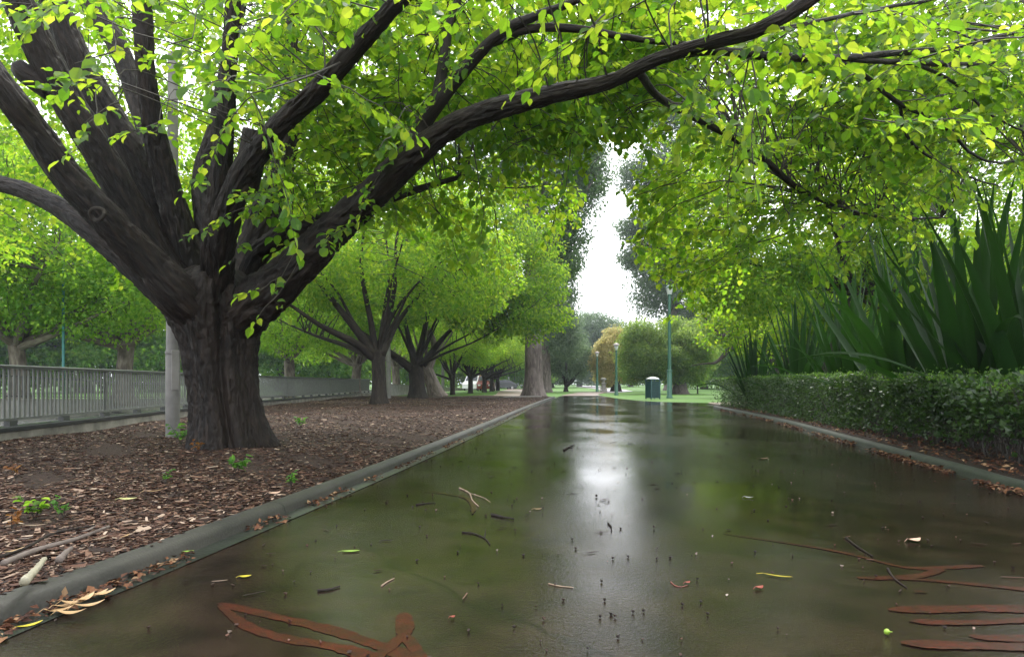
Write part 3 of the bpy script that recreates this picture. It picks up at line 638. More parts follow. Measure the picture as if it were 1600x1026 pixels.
# mulch row
def vase(label, loc, tk, cr, leaf, bm=m_bark2, nl=12, lm=m_leaf, extra=None):
    return tree('row_tree', label, loc, tk, cr, leaf, lm, bm, nl, None, .085, 'trees along the mulch bed', extra=extra)
def tr_limbs(base, rows): return [[(*(P(u, v, Y)-np.array(base)+(rng.normal(0, .05, 3) if i else 0)), max(.035, r*.8)) for i, (u, v, Y, r) in enumerate(row)]+[(*(P(2*row[-1][0]-row[-2][0], 2*row[-1][1]-row[-2][1], row[-1][2])-np.array(base)), .015)] for row in rows]
b2 = (P(592, 0, 27.0)[0], 27.0, .06)
e2 = tr_limbs(b2, [[(588, 560, 27, .26), (555, 520, 26.6, .2), (515, 460, 26, .13), (490, 420, 25.6, .09), (470, 380, 25.2, .05)],
  [(585, 558, 27, .24), (550, 535, 26, .19), (500, 505, 25, .12), (455, 478, 24, .07), (430, 465, 23.5, .03)],
  [(588, 556, 27, .2), (578, 500, 26.8, .15), (566, 440, 26.5, .11), (562, 390, 26.3, .07), (575, 330, 26, .03)],
  [(596, 556, 27, .22), (606, 500, 27.2, .16), (620, 440, 27.4, .11), (622, 370, 27.4, .07), (640, 310, 27.4, .03)],
  [(598, 552, 27, .18), (625, 500, 27.6, .12), (670, 450, 28, .07), (720, 420, 28.5, .03)],
  [(585, 560, 27, .18), (540, 540, 28, .13), (490, 525, 29, .08), (450, 505, 30, .03)]])
t2 = vase('second tree of the mulch row with a straight dark trunk and fanned limbs', b2, [(0, 0, -.1, .29), (0, 0, .8, .265), (-.02, 0, 1.6, .265), (-.05, 0, 2.15, .26)],
     [(0, 0, 7.0, 4.9, 4.6, 3.3, 230), (-3.0, -.5, 5.0, 2.6, 3.6, 1.5, 50), (3.4, 0, 5.2, 2.4, 3, 1.9, 60)], (.15, 130, .8), extra=e2, nl=6)
b3 = (P(652, 0, 38)[0], 38, .0)
e3 = tr_limbs(b3, [[(648, 580, 38, .34), (620, 558, 37.5, .26), (600, 545, 37, .2), (570, 520, 36.5, .1), (540, 500, 36, .04)], [(652, 570, 38, .33), (660, 530, 38, .2), (672, 470, 38, .12), (680, 400, 38, .05)], [(650, 575, 38, .3), (640, 535, 38, .2), (628, 490, 38, .1)], [(660, 570, 38, .3), (690, 530, 38, .16), (730, 490, 38, .09), (780, 450, 38, .04)]])
t3 = vase('third tree of the mulch row, stout dark twin-limbed trunk leaning left', b3, [(0, 0, -.1, .46), (-.02, 0, .7, .40), (-.08, 0, 1.5, .40), (-.1, 0, 1.9, .36)],
     [(.5, 0, 8.2, 5.2, 4.8, 4.0, 230), (3.9, -1, 7.4, 4.4, 3.6, 3.6, 220), (5.4, -1.5, 4.9, 2.9, 2.6, 1.7, 70)], (.17, 130, .9), nl=6, extra=e3)
b4 = (P(684, 0, 45)[0], 45, -.1)
t4 = vase('pale grey forked tree leaning left behind the third mulch tree', b4, [(0, 0, -.1, .5), (-.4, 0, 1, .42), (-.85, 0, 2.1, .40)],
     [(.3, 0, 8.3, 5.5, 5, 3.4, 230)], (.18, 110, .95), m_bark_pale, nl=5,
     extra=tr_limbs(b4, [[(668, 578, 45, .36), (650, 555, 45, .26), (640, 535, 45, .2), (620, 505, 45, .1)], [(668, 580, 45, .36), (676, 555, 45, .3), (676, 530, 45, .24), (660, 490, 45, .14), (665, 430, 45, .06)]]))
for (u, vv, Y, sc, rz, lab) in ((707, 0, 52, .72, .5, 'row tree between the leaning pale trunk and the white van'), (735, 0, 60, .8, 1.9, 'grey-barked row tree just left of the white van'), (757, 0, 66, .78, 3.0, 'row tree just right of the white van'), (768, 0, 72, .8, 4.2, 'row tree in front of the dark red van'), (778, 0, 80, .8, 5.2, 'last and smallest row tree before the dirt track')):
    dup(t2, (P(u, 0, Y)[0], Y, -.15), lab, rz, sc)
# trees across the sunken road
fb = (P(192, 0, 27)[0], 27, .2)
m_leaf_road = leafmat('bright_road_leaf', YG, [(.0, (.2, .42, .03)), (.45, (.36, .62, .04)), (1, (.58, .76, .09))], .5, .62)
f1 = tree('road_tree', 'broad tree across the road, trunk seen through the railing left of the concrete pole', fb, [(0, 0, -.2, .36), (.05, 0, 1, .30), (.1, .1, 2.2, .29)], [(0, 0, 7.2, 6, 5.5, 4.0, 210), (-2.5, -2.5, 3.9, 2.8, 2.4, 1.4, 50), (3.0, -2, 4.2, 2.4, 2.4, 1.3, 36)], (.17, 105, 1.05), m_leaf_road, m_bark_pale, 10, None, .17, 'trees across the sunken road')
dup(f1, (P(30, 0, 25)[0], 25, .3), 'leftmost tree across the road with a leaning forked trunk', 2.2, .9)
dup(f1, (P(-190, 0, 24)[0], 24, .3), 'tree across the road past the left end of the railing, only its crown in view', 4.0, 1.1)
dup(f1, (P(452, 0, 37)[0], 37, .05), 'tree across the road seen through the railing right of the foreground trunk', 1.1, .95)
dup(f1, (P(556, 0, 43)[0], 43, .0), 'thick pale trunk across the road just left of the second mulch tree', 5.0, .95)
dup(f1, (P(620, 0, 58)[0], 58, -.1), 'tree across the road above the plain concrete wall', 2.7, 1.1)
# right-hand bright tree behind the strap-leaved plants
rb = (P(1265, 0, 22)[0], 22, .05)
tree('lime_tree', 'bright lime tree leaning right behind the strap-leaved plants', rb, [(0, 0, -.1, .3), (.4, 0, 1.4, .22), (1.0, 0, 2.9, .18), (1.6, 0, 3.8, .16)],
     [(-.4, -.5, 6.6, 4.6, 3.0, 3.2, 260), (-2.2, -.5, 4.3, 2.0, 2, 1.3, 60), (4.4, -.5, 6.6, 4.2, 3, 3.4, 220), (4.5, 1.5, 3.2, 5.0, 1.6, 1.6, 120), (-.5, 1.5, 2.9, 2.4, 1.2, 1.0, 30)], (.13, 140, .72), m_leaf, m_bark2, 10, None, .1, tmpl=LEAF_LO)
# ------------------------------------------------------------------ trees along and beyond the path
def at(u, Y, z=-.03): p = P(u, 0, Y); return (p[0], Y, z)
def ell(u, v, Y, ru, rv, n, base, ry=None): p = P(u, v, Y); return (p[0]-base[0], 0, p[2]-base[2], ru*Y/F, (ry or ru)*Y/F, rv*Y/F, n)
m_bark_big = barkmat('grey_brown_bark', (.10, .08, .072), (.22, .185, .17), .85, 7, .9)
b = at(833, 45, -.02)
tree('elm_tree', 'tall thick straight grey-brown trunk at the end of the mulch bed beside the path', b, [(0, 0, -.1, .68), (0, 0, 1, .58), (-.02, 0, 4, .54), (-.1, 0, 8, .46), (-.1, 0, 11, .34)],
     [ell(850, 300, 45, 82, 110, 210, b, 90), ell(800, 200, 45, 110, 120, 200, b, 100), ell(882, 385, 45, 22, 50, 45, b, 40), ell(918, 262, 45, 26, 48, 50, b, 40), ell(880, 120, 45, 60, 80, 120, b)], (.2, 120, 1.0), m_leaf_dark, m_bark_big, 12, (-.1, 0, 9), .22)
b = at(853, 66)
tree('elm_tree', 'slimmer dark trunk with drooping foliage just right behind the thick grey-brown trunk', b, [(0, 0, -.1, .5), (0, 0, 3, .42), (-.1, 0, 9, .35)],
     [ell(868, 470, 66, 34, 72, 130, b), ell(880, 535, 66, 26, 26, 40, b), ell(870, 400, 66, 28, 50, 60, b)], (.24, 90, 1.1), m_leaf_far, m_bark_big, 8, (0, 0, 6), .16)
b = at(884, 72)
tree('small_tree', 'small dark many-stemmed tree on the lawn left of the distant path', b, [(0, 0, -.1, .22), (0, 0, .5, .2)],
     [ell(886, 560, 72, 34, 34, 120, b)], (.2, 90, .8), m_leaf_far, m_bark2, 8, None, .14)
b = at(962, 72)
tree('golden_tree', 'pale golden-leaved tree behind the shorter lamp post', b, [(0, 0, -.1, .5), (0, 0, 1.5, .42)],
     [ell(950, 553, 72, 24, 24, 70, b), ell(962, 538, 72, 26, 24, 80, b), ell(945, 588, 72, 16, 12, 30, b), ell(980, 570, 72, 22, 26, 70, b), ell(942, 572, 72, 16, 14, 30, b)], (.22, 120, .85), m_leaf_gold, m_bark2, 8, None, .16)
b = at(1062, 56)
tree('camphor_tree', 'round dense olive-green tree standing behind the bin', b, [(0, 0, -.1, .6), (0, 0, .9, .48), (0, 0, 1.8, .46)],
     [ell(1062, 545, 56, 58, 46, 240, b), ell(1005, 538, 54, 30, 48, 120, b), ell(1040, 560, 52, 50, 34, 120, b), ell(1095, 560, 54, 26, 28, 50, b), ell(1015, 580, 53, 34, 17, 50, b), ell(1085, 582, 52, 34, 14, 40, b)], (.17, 130, .8), m_leaf_camph, m_bark_big, 10, None, .2)
b = at(1090, 58)
tree('sapling', 'tiny bright sapling on the lawn right of the tall lamp post', b, [(0, 0, -.05, .06), (0, 0, .8, .05)], [ell(1090, 590, 58, 13, 10, 26, b)], (.16, 60, .32), m_leaf_mid, m_bark2, 4, None, .025)
b = at(1050, 84)
tree('tall_tree', 'very tall dark evergreen right of the sky gap, behind the tall lamp post', b, [(0, 0, -.1, .9), (0, 0, 6, .8), (.3, 0, 14, .6), (.2, 0, 20, .4)],
     [ell(1035, 330, 84, 50, 120, 150, b), ell(990, 355, 84, 16, 22, 26, b), ell(992, 405, 84, 18, 16, 24, b), ell(985, 275, 84, 18, 26, 26, b), ell(1020, 430, 84, 36, 60, 110, b), ell(1070, 220, 84, 72, 90, 130, b), ell(1075, 450, 84, 60, 60, 120, b), ell(1040, 130, 84, 50, 80, 110, b)], (.3, 110, 1.6), m_leaf_far, m_bark_big, 14, (.2, 0, 12), .3)
b = at(1225, 42)
tree('spreading_tree', 'dark spreading tree with long low crooked limbs behind the strap-leaved plants', b, [(0, 0, -.1, .6), (-.2, 0, 1.2, .5), (-.3, 0, 2.2, .45)],
     [ell(1220, 470, 42, 115, 62, 260, b), ell(1140, 500, 42, 40, 42, 60, b), ell(1330, 450, 42, 110, 70, 200, b)], (.18, 130, .9), m_leaf_camph, m_bark2, 8, None, .22,
     extra=tr_limbs(b, [[(1225, 570, 42, .4), (1190, 555, 41, .3), (1165, 540, 40.5, .24), (1140, 548, 40, .18), (1120, 565, 39.5, .12), (1100, 568, 39, .06)], [(1215, 560, 42, .35), (1185, 520, 41, .28), (1150, 515, 40, .22), (1128, 525, 39.5, .16), (1110, 505, 39, .08)]]))
# far trees closing the view: three kinds, each copied
b0 = (12, 150, -.05)
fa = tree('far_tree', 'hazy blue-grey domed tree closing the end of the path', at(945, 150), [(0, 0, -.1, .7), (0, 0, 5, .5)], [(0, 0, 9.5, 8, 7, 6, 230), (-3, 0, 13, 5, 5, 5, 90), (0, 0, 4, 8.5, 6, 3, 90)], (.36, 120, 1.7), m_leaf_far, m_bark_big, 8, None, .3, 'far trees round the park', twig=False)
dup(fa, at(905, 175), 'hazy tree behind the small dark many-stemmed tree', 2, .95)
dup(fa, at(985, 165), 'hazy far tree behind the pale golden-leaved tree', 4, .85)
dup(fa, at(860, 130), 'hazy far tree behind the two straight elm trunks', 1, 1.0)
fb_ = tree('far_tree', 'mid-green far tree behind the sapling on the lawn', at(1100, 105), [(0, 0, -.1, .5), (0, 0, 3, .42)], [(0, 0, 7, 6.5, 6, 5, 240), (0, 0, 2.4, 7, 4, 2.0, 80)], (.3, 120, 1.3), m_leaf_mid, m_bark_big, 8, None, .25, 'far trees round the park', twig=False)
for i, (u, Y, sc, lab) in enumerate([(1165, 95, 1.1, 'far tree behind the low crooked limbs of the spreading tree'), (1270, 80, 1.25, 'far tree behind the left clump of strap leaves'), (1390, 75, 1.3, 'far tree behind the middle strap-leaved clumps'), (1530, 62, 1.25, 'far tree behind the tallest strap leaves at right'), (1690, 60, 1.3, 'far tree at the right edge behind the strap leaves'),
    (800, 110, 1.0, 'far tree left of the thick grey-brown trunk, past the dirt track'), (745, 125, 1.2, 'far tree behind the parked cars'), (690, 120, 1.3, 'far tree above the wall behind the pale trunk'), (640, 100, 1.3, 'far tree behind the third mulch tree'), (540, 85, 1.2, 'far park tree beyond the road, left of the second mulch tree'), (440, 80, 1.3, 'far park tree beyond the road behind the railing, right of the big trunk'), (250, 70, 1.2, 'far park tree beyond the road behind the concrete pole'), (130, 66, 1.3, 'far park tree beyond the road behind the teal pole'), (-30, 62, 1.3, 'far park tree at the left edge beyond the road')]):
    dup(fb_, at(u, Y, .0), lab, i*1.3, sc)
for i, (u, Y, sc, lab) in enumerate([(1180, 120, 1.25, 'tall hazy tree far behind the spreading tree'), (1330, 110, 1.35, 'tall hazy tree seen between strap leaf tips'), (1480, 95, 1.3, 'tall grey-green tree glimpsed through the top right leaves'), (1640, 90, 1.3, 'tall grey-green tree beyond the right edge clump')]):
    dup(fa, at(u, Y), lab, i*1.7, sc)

wood = bpy.data.objects.new('far_wood', None); wood.location = (0, 0, 0); fo = Fol()
for k_ in range(760):
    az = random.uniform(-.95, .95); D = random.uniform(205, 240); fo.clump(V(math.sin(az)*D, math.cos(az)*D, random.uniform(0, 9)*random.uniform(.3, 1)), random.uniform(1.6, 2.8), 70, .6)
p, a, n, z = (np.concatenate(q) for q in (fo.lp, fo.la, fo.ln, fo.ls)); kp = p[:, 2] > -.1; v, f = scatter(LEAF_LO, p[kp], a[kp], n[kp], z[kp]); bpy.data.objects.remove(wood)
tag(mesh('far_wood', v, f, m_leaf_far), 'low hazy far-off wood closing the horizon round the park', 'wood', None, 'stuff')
# ------------------------------------------------------------------ clipped hedge along the right kerb
HL = [(4.65, 2.5), (4.75, 4.5), (5.0, 6.6), (5.4, 8.6), (5.85, 11.4), (6.65, 16.6), (7.15, 20.5), (7.5, 24.2)]
hq = spline([(x, y, 0) for x, y in HL], .1); hd = nrm(np.gradient(hq, axis=0)); hr = np.stack([hd[:, 1], -hd[:, 0], 0*hd[:, 0]], 1)
hedge = thing('hedge', 'clipped small-leaved hedge along the right kerb, bare-stemmed at its near end', 'hedge', (6, 12, .09))
N = 62000; wts = 1/np.maximum(hq[:, 1], 4)**.7; ii = rng.choice(len(hq), N, p=wts/wts.sum())
yy = hq[ii, 1]; nr = np.clip((13-yy)/6, 0, 1)                       # 1 near the camera: looser and taller-leaved
face = rng.uniform(0, 1, N); Wd = 1.0; top = 1.03-.21*nr+.07*nr*np.sin(yy*4.1)+.05*nr*np.sin(yy*9.7+1)+.03*np.sin(yy*2.3)
o_, z_ = np.zeros(N), np.zeros(N)
A = face < .46; B_ = (face >= .46) & (face < .78); C_ = face >= .78
dep = rng.uniform(0, 1, N)**2*.22*(1+nr)
lo = .06+.18*nr*(rng.uniform(0, 1, N) < .85)
o_[A] = dep[A]+.05*np.sin(yy[A]*3.1)*nr[A]; z_[A] = (lo+(top-lo)*rng.uniform(0, 1, N)**(1-.35*nr))[A]
o_[B_] = rng.uniform(0, Wd, N)[B_]; z_[B_] = (top-dep*.8+rng.normal(0, .025+.05*nr, N))[B_]
o_[C_] = rng.uniform(.1, Wd, N)[C_]; z_[C_] = rng.uniform(.15, 1, N)[C_]
p = hq[ii]+hr[ii]*(o_+rng.normal(0, .02+.03*nr, N))[:, None]+hd[ii]*rng.uniform(-.06, .06, N)[:, None]; p[:, 2] = z_
hole = (np.sin(p[:, 1]*5.3+p[:, 2]*4)+np.sin(p[:, 1]*2.1-p[:, 2]*9+1) > 1.15-.75*nr) & (p[:, 2] < .85) & (rng.uniform(0, 1, N) < .25+.68*nr)
low = (p[:, 2] < .5) & (rng.uniform(0, 1, N) < .85*nr*(1-p[:, 2]*1.3)); kp = ~(hole | low); p = p[kp]; N = len(p); nr = nr[kp]
out = -hr[ii][kp]; la = nrm(out*.6+rng.normal(0, .7, (N, 3))+V(0, 0, .25)); ln = nrm(rng.normal(0, .6, (N, 3))+V(0, 0, .7)+out*.4)
endc = V(8.5, 24.5, 0); Ne = 4200; q = np.stack([rng.uniform(7.45, 12, Ne), 24.2+rng.uniform(0, 1, Ne)**.5*1.0, rng.uniform(.08, 1.06, Ne)], 1)
ex = np.where(rng.uniform(0, 1, Ne) < .45, 1.03+rng.normal(0, .02, Ne), q[:, 2]); q[:, 2] = ex
p = np.vstack([p, q]); la = np.vstack([la, nrm(rng.normal(0, .7, (Ne, 3))+V(-.3, 0, .3))]); ln = np.vstack([ln, nrm(rng.normal(0, .5, (Ne, 3))+V(-.2, -.2, .8))]); nr = np.concatenate([nr, np.zeros(Ne)])
sz = (.052+.016*nr)*rng.uniform(.6, 1.25, len(p)); sz[-Ne:] *= 1.15
v, f = scatter(LEAF_LO, p, la, ln, sz, sz*1.15); mesh('foliage', v-at0(hedge), f, m_hedge, hedge)
sg = []
for _ in range(900):
    i = rng.choice(len(hq), p=wts/wts.sum()); b = hq[i]+hr[i]*random.uniform(.12, .85); h = random.uniform(.45, .95); b[2] = .06
    pts = [b]; 
    for k_ in range(5): pts.append(pts[-1]+V(rng.normal(0, .05), rng.normal(0, .05), h/5))
    r = np.linspace(random.uniform(.005, .012), .003, 6)
    for k_ in range(5): sg.append((*pts[k_], *pts[k_+1], r[k_], r[k_+1]))
    for k_ in (2, 3, 4):
        e = pts[k_]+V(rng.normal(0, .12), rng.normal(0, .12), random.uniform(.05, .2)); sg.append((*pts[k_], *e, .004, .002))
mesh('stems', *twigmesh(np.array(sg), at0(hedge)), m_twig, hedge)
n = 5200; ii = rng.choice(len(hq), n, p=wts/wts.sum()); nr = np.clip((13-hq[ii, 1])/6, 0, 1)
p = hq[ii]+hr[ii]*rng.uniform(-.03, 1.0, n)[:, None]; p[:, 2] = 1.035-.2*nr+rng.exponential(.018+.035*nr, n)+.04*np.sin(hq[ii, 1]*2.3)
q = np.stack([rng.uniform(7.45, 12, 900), 24.2+rng.uniform(0, 1, 900), 1.05+rng.exponential(.015, 900)], 1); p = np.vstack([p, q]); n = len(p)
v, f = scatter(LEAF_LO, p, nrm(rng.normal(0, .7, (n, 3))+V(0, 0, .5)), nrm(rng.normal(0, .6, (n, 3))+V(0, -.2, .6)), .052*rng.uniform(.6, 1.2, n))
mesh('new_shoots', v-at0(hedge), f, leafmat('hedge_new_leaf', [(.0, (.03, .09, .012)), (1, (.10, .19, .03))], [(.0, (.1, .26, .03)), (1, (.3, .48, .06))], .35, .45), hedge)
# ------------------------------------------------------------------ strap-leaved plants
def strap(mb, base, az, lean, L, w, bend, twist=0.0):
    n = 12; t = np.linspace(0, 1, n+1); th = lean+bend*t**2.2
    dx = np.sin(th)*L/n; dz = np.cos(th)*L/n
    r = np.concatenate([[0], np.cumsum(dx[:-1])]); z = np.concatenate([[0], np.cumsum(dz[:-1])])
    prof = np.minimum(1, .55+1.6*t)*np.clip((1-t)/.55, 0, 1)**.75; hw = w/2*prof+.001
    rad = V(math.cos(az), math.sin(az), 0); sd0 = V(-math.sin(az), math.cos(az), 0)
    cen = base+rad*r[:, None]+V(0, 0, 1)*z[:, None]; up = rad*(-np.cos(th))[:, None]+V(0, 0, 1)*np.sin(th)[:, None]
    tw = twist*t; sd = sd0*np.cos(tw)[:, None]+up*np.sin(tw)[:, None]; un = np.cross(sd, nrm(np.gradient(cen, axis=0)))
    cols = [(-1, .22), (-.5, .05), (0, -.06), (.5, .05), (1, .22)]
    v = np.stack([cen+sd*(hw*cx)[:, None]-un*(hw*cz)[:, None] for cx, cz in cols], 1); a = np.stack([np.stack([np.full(n+1, cx*3.0)+hw*0, t*L, 0*t], 1) for cx, cz in cols], 1)
    i = np.arange(4)[None]; j = np.arange(n)[:, None]*5
    mb.add(v.reshape(-1, 3), np.stack([j+i, j+i+1, j+6+i, j+5+i], -1).reshape(-1, 4), a.reshape(-1, 3))
def flax(u, Y, zt, nL, label, seed, w=.14, dx=0):
    random.seed(seed); x = (u-800)/F*Y; t = thing('strap_leaf_plant', label, 'plant', (x, Y, .09), 'strap-leaved plants behind the hedge'); mb = MB()
    Lm = zt+.15
    for k_ in range(nL):
        az = k_*2.39996+random.uniform(-.3, .3); q = (k_+.5)/nL; lean = .05+.62*q**1.1+random.uniform(-.08, .08)
        L = Lm*(1.02-.2*q)*random.uniform(.85, 1.04); bend = random.uniform(.0, .22) if q < .86 else random.uniform(.5, 1.6)
        if q >= .86: lean = random.uniform(.45, .95); L *= .95
        strap(mb, V(math.cos(az)*.16*q**.5, math.sin(az)*.16*q**.5, -.03), az, lean, L, w*random.uniform(.75, 1.15), bend, random.uniform(-.7, .7))
    return mb.build('strap_leaves', m_strap, t, True, True)
flax(1180, 21, 2.6, 40, 'leftmost and farthest strap-leaved clump, above the clipped end of the hedge', 1, .15)
flax(1250, 18, 3.0, 42, 'second strap-leaved clump from the left, beside the farthest one', 2, .17)
flax(1330, 15, 3.4, 40, 'third strap-leaved clump from the left, with pale arching leaves', 3, .19)
flax(1425, 12.0, 3.8, 36, 'middle strap-leaved clump behind the loose part of the hedge', 4, .21)
flax(1525, 10.0, 3.8, 32, 'tall strap-leaved clump second from the right edge', 5, .23)
flax(1625, 8.9, 3.8, 32, 'tallest nearest strap-leaved clump at the right edge of the photo', 6, .24)
random.seed(11)

# ------------------------------------------------------------------ mulch chips, litter and small things on the ground
N = 84000
Yc = 1.6*np.exp(rng.uniform(0, 1, N)**1.0*math.log(38/1.6)); l, r = XF(Yc)+.1, XL(Yc)-.125
l = np.maximum(l, -.80*Yc-.6); xc = l+(r-l)*rng.uniform(0, 1, N)
kp = ((xc-TB[0])**2+(Yc-TB[1])**2 > .45**2) & (np.sin(xc*3.1+Yc*1.3)+np.sin(xc*1.1-Yc*2.3+1)+np.sin(xc*6.3+Yc*4.7)+rng.normal(0, .8, N) < 1.25); xc, Yc = xc[kp], Yc[kp]; N = len(xc)
p = np.stack([xc, Yc, mz(xc, Yc)+rng.uniform(.0, .02, N)-.05*np.maximum(0, (Yc-38)/8)], 1)
ax = np.stack([rng.normal(0, 1, N), rng.normal(0, 1, N), rng.normal(0, .1, N)], 1); ax[:, 2] = np.clip(ax[:, 2], -.12, .12)*np.linalg.norm(ax[:, :2], axis=1); nn_ = nrm(rng.normal(0, .2, (N, 3))+V(0, 0, 1))
sz = rng.uniform(.016, .055, N)*np.where(rng.uniform(0, 1, N) < .05, 2, 1)*(1+.02*Yc)
v, f = scatter(CHIP, p, ax, nn_, sz, sz*rng.uniform(.16, .42, N), np.full(N, .009)); o = mesh('mulch', v, f, m_chip); tag(o, 'brown bark chips covering the bed under the trees', 'mulch', None, 'stuff')
def litter(name, label, pts, sz, m, tm=LEAF_LO, lift=.012, tilt=.5):
    pts = np.asarray(pts); n = len(pts); ax = np.stack([rng.normal(0, 1, n), rng.normal(0, 1, n), rng.normal(0, .2, n)], 1)
    s_ = rng.uniform(sz[0], sz[1], n); pp = pts.copy(); pp[:, 2] += rng.uniform(.006, lift, n)
    v, f = scatter(tm, pp, ax, nrm(rng.normal(0, tilt*.6, (n, 3))+V(0, 0, 1)), s_, s_*rng.uniform(.4, 1, n)); return tag(mesh(name, v, f, m), label, 'litter', None, 'stuff')
y1 = 1.8*np.exp(rng.uniform(0, 1, 1500)*math.log(14)); clus = np.sin(y1*2.7)+np.sin(y1*6.1+1) > -.35; y1 = y1[clus]
litter('kerb_litter', 'brown leaf scraps gathered in the gutter along the left kerb', np.stack([XL(y1)+np.abs(rng.normal(0, .05, len(y1)))+.01, y1, 0*y1+.004], 1), (.015, .06), m_litter, lift=.03)
y1 = 4.5*np.exp(rng.uniform(0, 1, 1900)*math.log(5)); y1 = y1[np.sin(y1*1.9)+np.sin(y1*4.3+2) > -.8]
litter('kerb_litter', 'orange and brown leaf scraps gathered along the right kerb', np.stack([XR(y1)-np.abs(rng.normal(0, .06, len(y1)))-.01, y1, 0*y1], 1), (.02, .075), m_litter, lift=.035)
n = 2600; y1 = 4*np.exp(rng.uniform(0, 1, n)*math.log(5.5)); litter('bed_litter', 'fallen leaves and scraps on the soil under the hedge', np.stack([XR(y1)+.18+rng.uniform(0, 1, n)**1.5*1.6, y1, 0*y1+.09], 1), (.02, .085), m_litter, lift=.03)
n = 800; y1 = 2.1*np.exp(rng.uniform(0, 1, n)**.85*math.log(16)); x1 = XL(y1)+.1+(XR(y1)-XL(y1)-.2)*rng.uniform(0, 1, n)
litter('path_specks', 'dark specks and seed bits scattered over the wet path', np.stack([x1, y1, 0*y1], 1), (.006, .017), m_bits, CHIP, .008, .5)
n = 110; y1 = 2.6*np.exp(rng.uniform(0, 1, n)*math.log(9)); x1 = XL(y1)+.1+(XR(y1)-XL(y1)-.2)*rng.uniform(0, 1, n)
pp = np.stack([x1, y1, 0*y1+.006], 1); ax = np.stack([rng.normal(0, 1, n), rng.normal(0, .5, n), 0*y1], 1); sz = rng.uniform(.03, .11, n)
v, f = scatter(CHIP, pp, ax, np.tile(V(0, 0, 1), (n, 1)), sz, np.full(n, .006), np.full(n, .006)); tag(mesh('path_twig_bits', v, f, m_bits), 'tiny twig bits lying about on the wet path', 'litter', None, 'stuff')

def col(name, c_, rough=.45): return plain(name, c_, rough, .5, .3, 30)
def lone_leaf(name, label, cat, u, v, L, Wd, rz, m, z=0.0, curl=.25):
    p = G(u, v, z); mb = MB(); n = 9; t = np.linspace(0, 1, n); hw = Wd/2*np.sin(PI*np.clip(t, .02, .985))**.8
    zz = .006+curl*L*(t-.5)**2*1.2; ths = .0012; cols = [(-1, curl*.3), (-.5, .06), (0, 0), (.5, .06), (1, curl*.3)]
    vv = np.concatenate([np.stack([np.stack([t*L-L/2, hw*cx, zz+hw*cz+dz], 1) for cx, cz in cols], 1) for dz in (0, ths)]).reshape(-1, 3)
    i = np.arange(4)[None]; j = np.arange(n-1)[:, None]*5; f = np.stack([j+i, j+i+1, j+6+i, j+5+i], -1).reshape(-1, 4)
    mb.add(vv, [f[:, ::-1], f+n*5]); mb.tube([V(-L*.5-L*.22, .01*L, .004), V(-L*.5, 0, zz[0])], .0014, 5)
    o = mb.build(name, m, None, True); o.location = p; o.rotation_euler.z = rz; return tag(o, label, cat)
c_y, c_g, c_t, c_r, c_p, c_b = col('yellow_leaf', (.5, .42, .03)), col('pale_green_leaf', (.22, .36, .05)), col('tan_leaf', (.42, .27, .13)), col('red_leaf', (.25, .05, .03)), col('pale_pink_leaf', (.55, .36, .26)), col('brown_leaf', (.16, .07, .03))
lone_leaf('fallen_leaf', 'small yellow leaf on the dark path near the left kerb', 'leaf', 383, 902, .055, .03, .3, c_y)
lone_leaf('fallen_leaf', 'long pale green leaf lying flat in the left half of the path', 'leaf', 548, 862, .095, .032, .15, c_g, curl=.08)
lone_leaf('fallen_leaf', 'curled pale pinkish leaf on the right side of the path', 'leaf', 1428, 846, .085, .055, .2, c_p, curl=.6)
lone_leaf('fallen_leaf', 'small red-brown leaf right of centre above the paint stripes', 'leaf', 1186, 920, .045, .03, .4, c_r, curl=.6)
lone_leaf('fallen_leaf', 'long thin yellow stalk-like leaf right of centre on the path', 'leaf', 1215, 901, .13, .012, -.5, c_y, curl=.1)
lone_leaf('fallen_leaf', 'bright yellow-green leaf in the gutter at the lower left corner', 'leaf', 46, 979, .085, .025, .9, c_y, curl=.3)
lone_leaf('fallen_leaf', 'tiny red leaf in the lower middle of the path', 'leaf', 707, 966, .022, .018, .4, c_r, curl=.8)
lone_leaf('fallen_leaf', 'pinkish curled scrap beside a thin stem in the path centre', 'leaf', 1074, 912, .03, .02, .4, c_r, curl=.7)
lone_leaf('fallen_leaf', 'white feathery scrap on the right half of the path', 'leaf', 1170, 778, .07, .03, -.5, col('white_scrap', (.5, .5, .46)), curl=.4)
lone_leaf('fallen_leaf', 'brown leaf flat on the path left of the pool of dark reflection', 'leaf', 1193, 717, .12, .06, .1, c_b, curl=.4)
lone_leaf('fallen_leaf', 'pale leaf scrap in the middle left of the path by the crooked twig', 'leaf', 840, 796, .06, .025, .1, c_t, curl=.2)
lone_leaf('fallen_leaf', 'big pale yellow leaf on the mulch in front of the trunk', 'leaf', 200, 781, .11, .07, .2, col('cream_leaf', (.5, .48, .2)), .13, .3)
lone_leaf('fallen_leaf', 'peach-coloured leaf on the mulch beside the left kerb', 'leaf', 428, 772, .09, .07, .6, c_p, .13, .4)
lone_leaf('fallen_leaf', 'greenish leaf in the gutter scraps near the kerb joint', 'leaf', 295, 863, .05, .03, .3, c_g, .02, .3)
for i_, (u, v, rz) in enumerate([(92, 956, .5), (105, 948, .9), (118, 944, .3), (132, 938, 1.4), (140, 948, .6), (150, 932, 1.1), (160, 930, .8), (112, 960, .2)]):
    o = lone_leaf('curled_leaf', 'tan curled leaf in the heap piled against the left kerb', 'leaf', u, v, .10, .035, rz, c_t, .012+.006*i_ % .03, .5); o['group'] = 'tan curled leaves heaped at the kerb'
